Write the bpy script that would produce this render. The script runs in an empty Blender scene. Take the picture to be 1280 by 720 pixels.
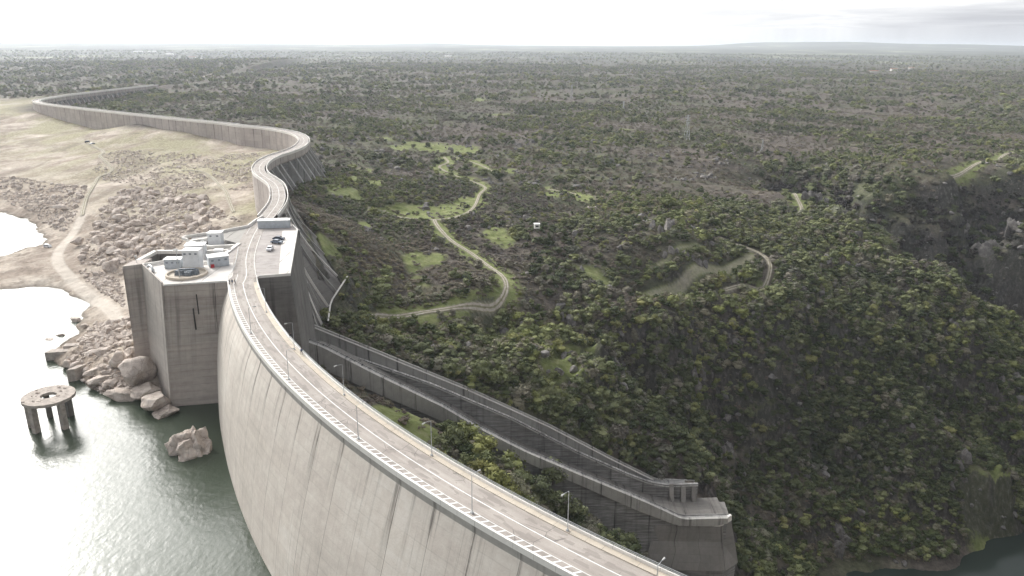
# Arch dam with buttressed wing walls above a dry reservoir shore and a scrub covered valley.
import bpy, bmesh, math, random
import numpy as np
from mathutils import Vector, Matrix, noise as mnoise
random.seed(7); RNG = np.random.default_rng(7)
PI = math.pi; R = math.radians
sc = bpy.context.scene
C = sc.collection
ZR = -0.25                     # road level
WATER = -41.0; RIVER = -196.0
UP = [(-282.7, 450.5, -40.2), (-216.7, 407.6, -34.0), (-173.2, 411.2, -27.8), (-154.0, 408.0, -24.7), (-147.8, 433.2, -22.3), (-176.0, 485.9, -21.6), (-229.9, 489.2, -27.8), (-256.7, 625.5, -21.6), (-257.2, 662.7, -20.0), (-275.7, 699.7, -16.0), (-265.3, 543.3, -27.0), (-320.9, 622.7, -21.6), (-358.9, 631.9, -23.1), (-385.1, 607.4, -29.3), (-377.7, 554.2, -35.6), (-407.2, 601.2, -31.7), (-493.8, 738.1, -23.9), (-906.9, 1380.8, -21.6), (-1128.4, 1907.0, -18.0), (-353.5, 515.1, -40.4), (-337.4, 507.0, -40.2), (-306.7, 478.4, -40.2), (-277.3, 444.5, -40.2), (-267.2, 421.6, -40.2), (-273.4, 407.8, -40.4), (-269.4, 389.7, -40.4), (-252.1, 357.7, -39.9), (-234.0, 360.8, -38.7), (-217.4, 367.5, -36.3), (-314.5, 452.7, -46.0), (-315.0, 469.3, -46.0), (-203.7, 300.8, -49.0), (-229.7, 320.0, -49.0), (-222.9, 333.5, -46.0), (-200.8, 320.7, -46.0), (-239.6, 341.0, -40.7), (-229.8, 343.4, -40.6), (-216.5, 343.5, -40.5), (-199.6, 329.3, -40.5), (-184.1, 309.8, -40.5), (-173.5, 287.8, -40.2), (-168.8, 271.2, -39.8), (-169.3, 260.3, -40.2), (-165.8, 252.0, -40.5), (-184.2, 340.8, -36.3), (-174.9, 354.8, -32.4), (-158.7, 288.9, -37.1), (-196.0, 392.7, -30.1), (-182.4, 401.5, -27.8), (-229.8, 407.2, -34.0), (-150.5, 257.3, -37.9), (-142.8, 257.5, -34.8), (-129.4, 244.6, -34.0), (-122.4, 238.0, -35.6), (-144.7, 237.9, -38.7), (-130.2, 230.9, -38.3), (-115.2, 227.2, -37.9), (-111.2, 220.3, -40.2), (-124.9, 222.0, -40.6), (-143.0, 234.1, -40.5), (-146.8, 234.4, -46.0), (-127.0, 221.3, -48.0), (-114.8, 222.5, -50.0), (-167.8, 251.2, -48.0), (-107.6, 223.6, -52.0), (-78.2, 189.2, -59.0), (-387.0, 780.0, -10.0), (-448.0, 835.0, -20.0), (-317.0, 730.0, -12.5), (-275.0, 700.0, -16.0), (-214.0, 640.0, -18.0), (-170.0, 560.0, -20.0), (-165.0, 460.0, -22.333333333333332), (-150.0, 437.0, -22.333333333333332), (-580.0, 960.0, -9.0), (-620.0, 1080.0, -8.0), (-640.0, 1280.0, -6.0), (-640.0, 1400.0, -5.0), (-700.0, 1100.0, -14.0), (-110.0, 280.0, -24.666666666666668), (-120.0, 262.0, -27.77777777777778), (-125.0, 250.0, -32.44444444444444), (-103.0, 235.0, -38.666666666666664), (-90.0, 228.0, -41.0), (-1200.0, 1100.0, -23.88888888888889), (-1500.0, 600.0, -35.55555555555556), (-800.0, 500.0, -41.0), (-600.0, 0.0, -54.0), (-300.0, -200.0, -64.0), (0.0, -200.0, -64.0), (0.0, 50.0, -74.0), (200.0, 0.0, -74.0), (-150.0, 100.0, -56.0), (-400.0, 300.0, -50.0), (-600.0, 1900.0, -8.0), (-2000.0, 2500.0, -15.0), (400.0, -100.0, -10.0), (500.0, -300.0, 10.0), (-404.0, 726.3, -20.0), (-368.3, 685.8, -22.0), (-316.3, 599.6, -24.5), (-293.8, 526.3, -27.0), (-268.5, 464.3, -33.2), (-186.7, 489.7, -22.3)]
DN = [(101.1, 466.8, -50.0), (119.3, 479.7, -50.0), (71.3, 428.1, -74.0), (104.2, 448.9, -74.0), (135.5, 465.5, -70.0), (34.8, 387.5, -72.0), (40.8, 371.8, -98.0), (5.9, 318.1, -86.0), (257.9, 361.1, -195.0), (277.6, 371.5, -195.0), (270.3, 373.2, -192.0), (269.3, 355.1, -203.0), (262.9, 350.8, -206.0), (290.7, 363.3, -206.0), (304.6, 370.6, -206.0), (248.0, 341.7, -201.0), (-142.0, 583.5, -24.0), (-159.6, 617.3, -23.0), (-112.2, 504.2, -30.0), (-78.8, 427.0, -38.0), (-83.7, 355.3, -32.0), (-89.1, 350.8, -24.0), (-100.0, 371.6, -18.0), (-120.5, 434.1, -20.0), (-134.1, 468.0, -23.0), (-74.8, 329.6, -31.0), (-79.1, 321.1, -37.0), (-80.5, 301.5, -43.0), (-59.8, 387.8, -50.0), (-41.7, 376.7, -53.0), (-88.8, 517.2, -38.0), (-101.9, 806.2, -34.0), (-169.8, 771.6, -26.0), (-150.1, 1029.0, -26.0), (-1.0, 861.3, -36.0), (5.0, 486.3, -47.0), (28.5, 539.2, -43.0), (16.1, 486.6, -47.0), (28.9, 441.9, -56.0), (8.4, 370.7, -66.0), (-30.3, 337.0, -62.0), (24.8, 361.5, -80.0), (59.7, 372.4, -134.0), (44.0, 353.9, -117.0), (74.6, 372.1, -112.0), (-8.0, 362.0, -76.0), (9.4, 322.8, -68.0), (19.2, 326.6, -88.0), (0.3, 327.0, -78.0), (-15.0, 334.4, -69.0), (40.6, 347.2, -100.0), (60.9, 384.6, -80.0), (50.3, 364.3, -90.0), (99.2, 451.5, -66.0), (94.1, 461.1, -60.0), (129.8, 483.5, -59.0), (82.8, 478.8, -50.0), (100.9, 493.0, -48.0), (112.3, 470.5, -53.0), (73.1, 442.5, -66.0), (49.4, 402.9, -68.0), (26.1, 390.8, -64.0), (128.3, 547.0, -44.0), (148.8, 534.9, -46.0), (176.2, 464.1, -72.0), (161.6, 455.5, -80.0), (126.6, 436.0, -84.0), (92.0, 410.3, -80.0), (124.8, 423.7, -100.0), (95.3, 392.7, -112.0), (122.6, 405.4, -128.0), (90.5, 361.5, -135.0), (120.1, 388.2, -150.0), (140.9, 373.5, -172.0), (137.0, 342.3, -186.0), (211.9, 461.5, -98.0), (179.3, 444.6, -92.0), (203.3, 426.9, -138.0), (175.1, 421.8, -125.0), (193.1, 390.7, -172.0), (202.2, 352.3, -193.0), (235.5, 339.8, -197.5), (294.6, 372.2, -197.5), (264.0, 355.4, -197.5), (276.6, 377.2, -184.0), (246.0, 408.1, -155.0), (283.4, 444.0, -118.0), (350.4, 482.3, -128.0), (329.7, 490.9, -108.0), (283.5, 505.3, -84.0), (275.4, 580.8, -68.0), (333.4, 449.1, -148.0), (278.7, 421.1, -162.0), (311.8, 404.9, -180.0), (262.0, 631.0, -56.0), (477.4, 665.3, -175.0), (486.0, 682.1, -165.0), (411.4, 615.2, -110.0), (414.6, 601.1, -72.0), (494.9, 734.6, -48.0), (404.8, 657.0, -130.0), (383.5, 629.0, -100.0), (349.4, 634.7, -84.0), (317.9, 650.1, -56.0), (390.4, 657.9, -50.0), (345.1, 632.1, -66.0), (304.2, 647.1, -66.0), (206.3, 759.9, -38.0), (126.1, 756.4, -38.0), (334.2, 894.4, -38.0), (382.5, 795.3, -42.0), (630.4, 1090.9, -38.0), (-2.0, 1327.9, -26.0), (329.6, 1239.4, -30.0), (969.3, 1699.0, -30.0), (-238.8, 958.2, -20.0), (-357.9, 1018.2, -16.0), (-520.9, 1150.0, -14.0), (-393.0, 1595.3, -16.0), (-86.9, 2054.6, -18.0), (-64.8, 332.8, -53.0), (-46.7, 348.7, -55.0), (-14.2, 366.7, -56.0), (-3.0, 387.4, -54.0), (-12.9, 416.8, -51.0), (-37.2, 455.8, -46.0), (-50.0, 486.4, -42.0), (-88.7, 515.4, -41.0), (-52.0, 496.1, -41.5), (-27.9, 533.5, -41.0), (-22.0, 607.6, -40.0), (-46.3, 646.3, -38.0), (-66.7, 697.0, -36.5), (-67.5, 748.6, -35.5), (-58.3, 749.0, -35.5), (-28.0, 701.9, -37.0), (28.6, 608.8, -41.0), (49.8, 591.5, -41.5), (66.9, 422.3, -68.0), (109.2, 451.7, -66.0), (158.1, 488.8, -63.0), (142.3, 506.9, -55.0), (158.4, 498.3, -60.0), (167.6, 474.4, -66.0), (145.0, 453.3, -72.0), (236.1, 636.3, -49.0), (226.1, 585.0, -52.0), (194.9, 559.9, -53.0), (409.0, 723.9, -46.0), (499.6, 791.3, -44.0), (557.6, 859.6, -43.0), (-706.1, 1571.6, -12.0), (-738.1, 1741.0, -12.0), (-800.1, 2104.6, -10.0), (90.9, 457.4, -60.0), (129.8, 483.5, -59.0), (-59.6, 304.0, -53.0), (-18.6, 304.0, -71.5), (16.6, 304.0, -89.0), (43.9, 304.0, -105.0), (70.0, 304.0, -122.0), (100.0, 300.0, -150.0), (100.0, 262.0, -160.0), (120.0, 240.0, -185.0), (-68.0, 250.0, -45.0), (-45.0, 252.0, -57.0), (-20.0, 250.0, -67.0), (5.0, 250.0, -83.0), (28.0, 250.0, -100.0), (50.0, 250.0, -120.0), (75.0, 250.0, -150.0), (90.0, 250.0, -172.0), (-70.0, 236.0, -44.0), (-55.0, 222.0, -48.0), (-36.0, 240.0, -55.0), (-20.0, 215.0, -72.0), (10.0, 215.0, -98.0), (40.0, 215.0, -130.0), (75.0, 205.0, -175.0), (60.0, 140.0, -190.0), (120.0, 170.0, -198.0), (180.0, 230.0, -205.0), (216.0, 300.0, -208.0), (250.0, 330.0, -208.0), (300.0, 340.0, -208.0), (380.0, 370.0, -208.0), (480.0, 390.0, -208.0), (300.0, 250.0, -150.0), (400.0, 280.0, -120.0), (500.0, 300.0, -80.0), (300.0, 150.0, -60.0), (700.0, 500.0, -40.0), (-600.0, 1000.0, -14.0), (-560.0, 1000.0, -14.0), (-600.0, 1300.0, -10.0), (-610.0, 1370.0, -8.0), (-330.0, 760.0, -17.0), (-440.0, 860.0, -16.0), (-260.0, 730.0, -20.0), (-180.0, 560.0, -22.0), (-130.0, 520.0, -24.0), (-120.0, 440.0, -25.0), (-90.0, 400.0, -26.0), (-600.0, 1900.0, -8.0), (0.0, 3000.0, -18.0), (2500.0, 3000.0, -30.0), (-2000.0, 2500.0, -15.0), (1500.0, 1000.0, -50.0), (0.0, 1800.0, -22.0), (800.0, 1500.0, -36.0), (450.0, 590.0, -175.0), (380.0, 540.0, -170.0), (340.0, 570.0, -150.0), (300.0, 600.0, -110.0), (252.3, 641.0, -56.0), (268.7, 682.8, -85.7), (261.0, 602.2, -60.0), (280.9, 648.1, -100.5), (275.4, 580.8, -68.0), (299.0, 630.5, -116.6), (280.9, 543.6, -76.0), (307.6, 595.1, -132.7), (283.5, 505.3, -84.0), (312.9, 557.6, -146.1), (306.1, 490.0, -102.0), (340.5, 545.1, -169.5), (328.3, 486.2, -115.0), (367.4, 544.2, -189.25), (350.4, 482.3, -128.0), (397.4, 547.1, -209.0)]
MEAD = [(-122.5, 522.3, 14), (-110.8, 518.5, 10), (-115.5, 571.5, 9), (-134.1, 549.0, 8), (-85.3, 808.2, 24), (-51.7, 809.8, 22), (-102.7, 812.7, 16), (-115.9, 786.4, 12), (-61.5, 518.9, 16), (-45.5, 527.4, 14), (-70.2, 521.9, 11), (-35.7, 551.4, 10), (-78.5, 521.7, 10), (-10.5, 475.2, 11), (-4.2, 464.6, 8), (-54.2, 412.0, 9), (-43.8, 420.6, 7), (23.9, 343.8, 8), (30.3, 350.8, 8), (41.3, 361.2, 6), (19.2, 326.6, 9), (30.8, 328.7, 6), (25.2, 331.1, 7), (-102.7, 565.9, 9), (-120.5, 614.2, 9), (-90.7, 363.1, 7), (-94.5, 363.1, 7), (-91.3, 355.3, 5), (-39.3, 241.3, 10), (-34.5, 236.4, 8), (-29.1, 237.0, 6), (-44.5, 239.6, 6), (158.3, 457.9, 5), (265.8, 366.9, 15), (280.9, 374.5, 11), (-90.5, 452.6, 6), (30.8, 587.2, 8), (-0.6, 676.8, 8), (54.9, 576.9, 10)]
TRK = {'a': [(-64.8, 332.8), (-61.0, 341.1), (-46.7, 348.7), (-28.0, 359.0), (-14.2, 366.7), (-6.2, 375.5), (-3.0, 387.4), (-5.3, 401.7), (-12.9, 416.8), (-23.9, 437.0), (-37.2, 455.8), (-45.1, 472.5), (-50.0, 486.4), (-52.0, 496.1)], 'b': [(-88.7, 515.4), (-70.2, 500.4), (-52.0, 496.1), (-36.9, 508.9), (-27.9, 533.5), (-25.1, 580.0), (-22.0, 607.6), (-31.8, 627.7), (-46.3, 646.3), (-62.7, 677.0), (-66.7, 697.0), (-61.1, 718.7), (-67.5, 748.6)], 'c': [(-58.3, 749.0), (-41.4, 726.3), (-28.0, 701.9), (-17.2, 676.1)], 'd': [(28.6, 608.8), (37.8, 601.0), (49.8, 591.5)], 'e': [(66.9, 422.3), (83.9, 434.6), (109.2, 451.7), (136.3, 470.5), (158.1, 488.8)], 'j': [(90.9, 457.4), (107.0, 467.1), (129.8, 483.5)], 'f': [(142.3, 506.9), (150.4, 501.6), (158.4, 498.3), (166.7, 489.0), (167.6, 474.4), (159.1, 459.0), (145.0, 453.3), (132.2, 447.8)], 'g': [(236.1, 636.3), (231.0, 610.2), (226.1, 585.0), (213.1, 568.8), (194.9, 559.9)], 'h': [(409.0, 723.9), (456.2, 758.6), (499.6, 791.3), (532.3, 832.9), (557.6, 859.6), (597.1, 881.7)], 'i': [(-706.1, 1571.6), (-729.9, 1668.4), (-738.1, 1741.0), (-758.6, 1881.7), (-800.1, 2104.6)], 'u': [(-404.0, 726.3), (-382.8, 700.8), (-366.5, 682.5), (-355.1, 662.4), (-349.3, 645.6), (-331.3, 619.5), (-313.0, 593.3), (-311.2, 577.2), (-310.9, 567.2), (-293.8, 526.3), (-286.9, 505.1), (-276.8, 482.2), (-268.3, 464.3)], 'v': [(-256.4, 585.1), (-238.2, 578.0), (-220.6, 554.1), (-201.7, 519.0), (-186.7, 489.7), (-171.4, 454.9), (-162.7, 435.6)], 'w': [(-268.5, 464.3), (-253.9, 422.1), (-236.2, 380.0), (-210.2, 346.6), (-188.6, 323.9), (-172.8, 306.7), (-159.3, 288.9)]}
ROADC = [(-85.1, 230.9, -0.9), (-91.8, 251.8, -0.9), (-97.5, 276.7, -0.9), (-103.3, 312.5, -0.9)]

# ------------------------------------------------------------------ helpers
def tag(o, label=None, cat=None, group=None, kind=None):
    if label: o['label'] = label
    if cat: o['category'] = cat
    if group: o['group'] = group
    if kind: o['kind'] = kind
    return o
def empty(name, loc=(0, 0, 0), rz=0, label=None, cat=None, group=None):
    o = bpy.data.objects.new(name, None); C.objects.link(o)
    o.location = loc; o.rotation_euler = (0, 0, rz); o.empty_display_size = 0.5
    return tag(o, label, cat, group)
class MB:
    def __init__(s): s.v = []; s.f = []; s.uv = []; s.mi = []
    def face(s, pts, uvs=None, mi=0):
        n = len(s.v); s.v += [tuple(p) for p in pts]
        s.f.append(tuple(range(n, n + len(pts)))); s.mi.append(mi)
        s.uv += list(uvs) if uvs else [(p[0] + p[1], p[2]) for p in pts]
    def grid(s, rows, us=None, vs=None, mi=0, flip=False):
        """rows: list of equal length lists of points; per-point uv given by us[i][j], vs[i][j]"""
        n = len(s.v); R_, K = len(rows), len(rows[0])
        for r in rows: s.v += [tuple(p) for p in r]
        for i in range(R_ - 1):
            for j in range(K - 1):
                q = [(i, j), (i, j + 1), (i + 1, j + 1), (i + 1, j)]
                if flip: q = q[::-1]
                s.f.append(tuple(n + a * K + b for a, b in q)); s.mi.append(mi)
                for a, b in q:
                    s.uv.append((us[a][b], vs[a][b]) if us else (a, b))
    def box(s, a, b, mi=0, top=None):
        x0, y0, z0 = a; x1, y1, z1 = b
        p = [(x0, y0, z0), (x1, y0, z0), (x1, y1, z0), (x0, y1, z0), (x0, y0, z1), (x1, y0, z1), (x1, y1, z1), (x0, y1, z1)]
        if top:
            p[4:] = [(x0 + top, y0 + top, z1), (x1 - top, y0 + top, z1), (x1 - top, y1 - top, z1), (x0 + top, y1 - top, z1)]
        for q in ((0, 3, 2, 1), (4, 5, 6, 7), (0, 1, 5, 4), (1, 2, 6, 5), (2, 3, 7, 6), (3, 0, 4, 7)):
            s.face([p[k] for k in q], mi=mi)
    def prism(s, poly, z0, z1, mi=0, dz=(0, 0), off=None):
        """vertical prism of a ccw polygon, off = per-vertex xy offset of the bottom"""
        n = len(poly); off = off or [(0, 0)] * n
        top = [(x, y, z1) for x, y in poly]; bot = [(x + o[0], y + o[1], z0) for (x, y), o in zip(poly, off)]
        s.face(top, [(p[0], p[1]) for p in top], mi); s.face(bot[::-1], [(p[0], p[1]) for p in bot[::-1]], mi)
        u = 0
        for i in range(n):
            j = (i + 1) % n; L = math.dist(poly[i], poly[j])
            s.face([bot[i], bot[j], top[j], top[i]], [(u, z0), (u + L, z0), (u + L, z1), (u, z1)], mi); u += L
    def tube(s, path, r, seg=8, r1=None, mi=0):
        P = [Vector(p) for p in path]; N = len(P); rings = []
        for i, p in enumerate(P):
            d = (P[min(i + 1, N - 1)] - P[max(i - 1, 0)]).normalized()
            a = Vector((0, 0, 1)) if abs(d.z) < .9 else Vector((1, 0, 0))
            x = d.cross(a).normalized(); y = d.cross(x).normalized()
            rr = r if r1 is None else r + (r1 - r) * i / (N - 1)
            rings.append([p + (x * math.cos(k * 2 * PI / seg) + y * math.sin(k * 2 * PI / seg)) * rr for k in range(seg + 1)])
        s.grid(rings, mi=mi)
        s.face(rings[0][:-1], mi=mi); s.face(rings[-1][:-1][::-1], mi=mi)
    def beam(s, a, b, w, h, mi=0):
        """box beam between two points, w horizontal, h along the other axis"""
        a = Vector(a); b = Vector(b); d = (b - a).normalized()
        up = Vector((0, 0, 1)) if abs(d.z) < .95 else Vector((0, 1, 0))
        x = d.cross(up).normalized() * w / 2; y = d.cross(x).normalized() * h / 2
        q = [[p + i * x + j * y for i, j in ((-1, -1), (1, -1), (1, 1), (-1, 1))] for p in (a, b)]
        for k in range(4):
            l = (k + 1) % 4; s.face([q[0][k], q[0][l], q[1][l], q[1][k]], mi=mi)
        s.face(q[0][::-1], mi=mi); s.face(q[1], mi=mi)
    def mesh(s, name, mats, smooth=False):
        me = bpy.data.meshes.new(name); me.from_pydata(s.v, [], s.f)
        uv = me.uv_layers.new(name='UVMap'); uv.data.foreach_set('uv', [c for p in s.uv for c in p])
        for m in (mats if isinstance(mats, (list, tuple)) else [mats]): me.materials.append(m)
        me.polygons.foreach_set('material_index', s.mi)
        if smooth: me.polygons.foreach_set('use_smooth', [True] * len(me.polygons))
        bm = bmesh.new(); bm.from_mesh(me); bmesh.ops.remove_doubles(bm, verts=bm.verts, dist=1e-4)
        bmesh.ops.recalc_face_normals(bm, faces=bm.faces); bm.to_mesh(me); bm.free()
        me.update(); return me
    def build(s, name, mats, parent=None, smooth=False, **kw):
        o = bpy.data.objects.new(name, s.mesh(name, mats, smooth)); C.objects.link(o)
        if parent is not None: o.parent = parent
        return tag(o, **kw)
def flat(name, poly, z, m):
    from mathutils.geometry import tessellate_polygon
    tr = tessellate_polygon([[Vector((x, y, 0)) for x, y in poly]]); me = bpy.data.meshes.new(name)
    F = []
    for a, b, c_ in tr:
        A, B, D = poly[a], poly[b], poly[c_]
        F.append((a, b, c_) if (B[0] - A[0]) * (D[1] - A[1]) - (B[1] - A[1]) * (D[0] - A[0]) > 0 else (a, c_, b))
    me.from_pydata([(x, y, z) for x, y in poly], [], F); uv = me.uv_layers.new(name='UVMap'); me.materials.append(m)
    for l in me.loops: uv.data[l.index].uv = poly[l.vertex_index]
    me.update(); o = bpy.data.objects.new(name, me); C.objects.link(o); return tag(o, kind='structure')
def copy_tree(o, parent=None):
    c = o.copy(); C.objects.link(c); c.parent = parent
    for ch in o.children: copy_tree(ch, c)
    return c
def catmull(P, step):
    P = [np.array(p, float) for p in P]; P = [2 * P[0] - P[1]] + P + [2 * P[-1] - P[-2]]; out = []
    for i in range(1, len(P) - 2):
        a, b, c_, d = P[i - 1:i + 3]; n = max(1, int(np.linalg.norm(c_ - b) / step))
        for k in range(n):
            t = k / n
            out.append(.5 * ((2 * b) + (c_ - a) * t + (2 * a - 5 * b + 4 * c_ - d) * t * t + (3 * b - a - 3 * c_ + d) * t ** 3))
    out.append(P[-2]); return np.array(out)

# ------------------------------------------------------------------ noise (numpy)
def _hash(ix, iy, seed):
    h = (ix.astype(np.int64) * 374761393 + iy.astype(np.int64) * 668265263 + seed * 1442695041) & 0xffffffff
    h = ((h ^ (h >> 13)) * 1274126177) & 0xffffffff
    return h ^ (h >> 16)
def perlin(x, y, seed=0):
    ix = np.floor(x); iy = np.floor(y); fx = x - ix; fy = y - iy
    u = fx * fx * fx * (fx * (fx * 6 - 15) + 10); v = fy * fy * fy * (fy * (fy * 6 - 15) + 10)
    def g(a, b):
        an = _hash(ix + a, iy + b, seed) * (2 * PI / 4294967296.0)
        return np.cos(an) * (fx - a) + np.sin(an) * (fy - b)
    return ((g(0, 0) * (1 - u) + g(1, 0) * u) * (1 - v) + (g(0, 1) * (1 - u) + g(1, 1) * u) * v) * 1.4
def fbm(x, y, s, o=4, seed=0, ridged=False):
    t = 0; a = 1.; n = 0; x = x / s; y = y / s
    for k in range(o):
        p = perlin(x, y, seed + k * 17)
        if ridged: p = 1 - 2 * np.abs(p)
        t = t + a * p; n += a; a *= .5; x = x * 2.03 + 3.1; y = y * 2.03 + 7.7
    return t / n
def sstep(x, a, b):
    t = np.clip((x - a) / (b - a), 0, 1); return t * t * (3 - 2 * t)

# ------------------------------------------------------------------ the dam line
AC = np.array([216.5, 338.4])          # centre of the arch
RU, RD = 325.2, 316.4
def arc(r, th, z=0.): return (AC[0] + r * math.cos(R(th)), AC[1] + r * math.sin(R(th)), z)
NORTH = [(-104.2, 317.1), (-108.4, 345), (-114.5, 368.7), (-123.3, 393.5), (-132.3, 410.8), (-142, 428.4), (-150.2, 450.3), (-155.3, 475.7),
         (-156.2, 499.6), (-153.5, 519.2), (-152.5, 544), (-157, 577), (-166.4, 607), (-180.6, 634), (-200.5, 658.5), (-221.6, 676.7), (-244, 691), (-265, 709),
         (-323, 749), (-395, 801), (-478, 863), (-546, 917), (-583, 955), (-603, 993), (-617, 1069), (-622, 1145), (-624, 1275), (-625, 1373)]
ARCPTS = [arc(320.8, t)[:2] for t in np.arange(300, 200.9, -1.)]
LINK = [(-84.4, 231), (-91.8, 253), (-98.5, 280), (-103.0, 304)]
north = catmull(NORTH, 4.0)
DAML = np.vstack([[arc(320.8, t)[:2] for t in np.arange(335, 300, -1.5)], np.array(ARCPTS), np.array(LINK), north[::3], [(-640, 1600), (-700, 1841), (-900, 3000), (-2000, 9000), (-2500, 30000)]])
def sdist(P):
    """distance to the dam line, positive on the reservoir side"""
    A = DAML[:-1]; B = DAML[1:]; D = B - A; L2 = (D ** 2).sum(1)
    out = np.empty(len(P))
    for s in range(0, len(P), 20000):
        p = P[s:s + 20000]
        W = p[:, None, :] - A[None]
        t = np.clip((W * D[None]).sum(2) / L2, 0, 1)
        Q = W - t[..., None] * D[None]
        d2 = (Q ** 2).sum(2); k = d2.argmin(1); i = np.arange(len(p))
        cr = D[k, 0] * W[i, k, 1] - D[k, 1] * W[i, k, 0]
        out[s:s + 20000] = np.sqrt(d2[i, k]) * np.sign(cr)
    return out
def rbf_fit(pts, c=10., lam=.6):
    P = np.array(pts, float); X = P[:, :2]; n = len(P)
    D = np.sqrt(((X[:, None] - X[None]) ** 2).sum(2) + c * c)
    M = np.zeros((n + 3, n + 3)); M[:n, :n] = -D + lam * np.eye(n)
    M[:n, n] = 1; M[:n, n + 1:] = X / 1000; M[n:, :n] = M[:n, n:].T
    w = np.linalg.solve(M, np.r_[P[:, 2], 0, 0, 0]); return X, w, c
def rbf_eval(F, P):
    X, w, c = F; n = len(X); out = np.empty(len(P))
    for s in range(0, len(P), 20000):
        p = P[s:s + 20000]
        D = np.sqrt(((p[:, None] - X[None]) ** 2).sum(2) + c * c)
        out[s:s + 20000] = -D @ w[:n] + w[n] + (p / 1000) @ w[n + 1:]
    return out
FU = rbf_fit(UP); FD = rbf_fit(DN)
def seg_dist(P, poly):
    A = np.array(poly[:-1]); B = np.array(poly[1:]); D = B - A; L2 = (D ** 2).sum(1)
    W = P[:, None] - A[None]; t = np.clip((W * D).sum(2) / L2, 0, 1)
    return np.sqrt(((W - t[..., None] * D) ** 2).sum(2)).min(1)
TRKS = {k: catmull(v, 2.5) for k, v in TRK.items()}
TW = dict(a=2.2, b=1.7, c=1.6, d=1.6, e=4.0, j=1.8, f=2.0, g=2.2, h=2.6, i=4, u=2.0, v=1.6, w=3.5)
def track_dist(P, skip=''):
    d = np.full(len(P), 99.)
    for k, T in TRKS.items():
        if k in skip: continue
        lo = T.min(0) - 40; hi = T.max(0) + 40
        m = np.where(((P > lo) & (P < hi)).all(1))[0]
        for s in range(0, len(m), 20000):
            q = m[s:s + 20000]; dd = seg_dist(P[q], T) - TW[k]
            d[q] = np.minimum(d[q], dd)
    return d
T1x = [-84, -59.6, -44.7, -18.6, .3, 16.6, 43.9, 64.7, 82]; T1z = [-40.9, -51.5, -58.2, -69.7, -79, -87.1, -102.6, -113.8, -114.5]
T2x = [-79.4, -62.8, -32, .3, 27, 49.7, 58.8, 66, 78.5]; T2z = [-41.7, -48.8, -60.5, -75.5, -90.5, -101.5, -105.2, -106.4, -105.8]
T3x = [-76, -69.7, -52.4, -25.6, -12, 5.4, 27.6, 55, 68.8, 86]; T3z = [-34.8, -37.3, -47.2, -61.5, -70.5, -80.2, -90.6, -103.2, -110.3, -109.6]
T4x = [-76, -70.3, -46.1, -21.2, -12, 9.8, 27.8, 50.6, 67.3, 82.6, 86]; T4z = [-43, -46.1, -58, -69.7, -75.6, -86.7, -95.2, -106.4, -113.3, -113.4, -112]
f1 = lambda x: float(np.interp(x, T1x, T1z)); f2 = lambda x: float(np.interp(x, T2x, T2z)); f3 = lambda x: float(np.interp(x, T3x, T3z)); f4 = lambda x: float(np.interp(x, T4x, T4z))
flN = lambda x: float(np.interp(x, [-76, 40, 52, 62, 72, 87], [f3(-76) - 7, f3(40) - 7, -108.6, -112.2, -113.0, -112.2])) if x > 40 else f3(x) - 7
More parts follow.
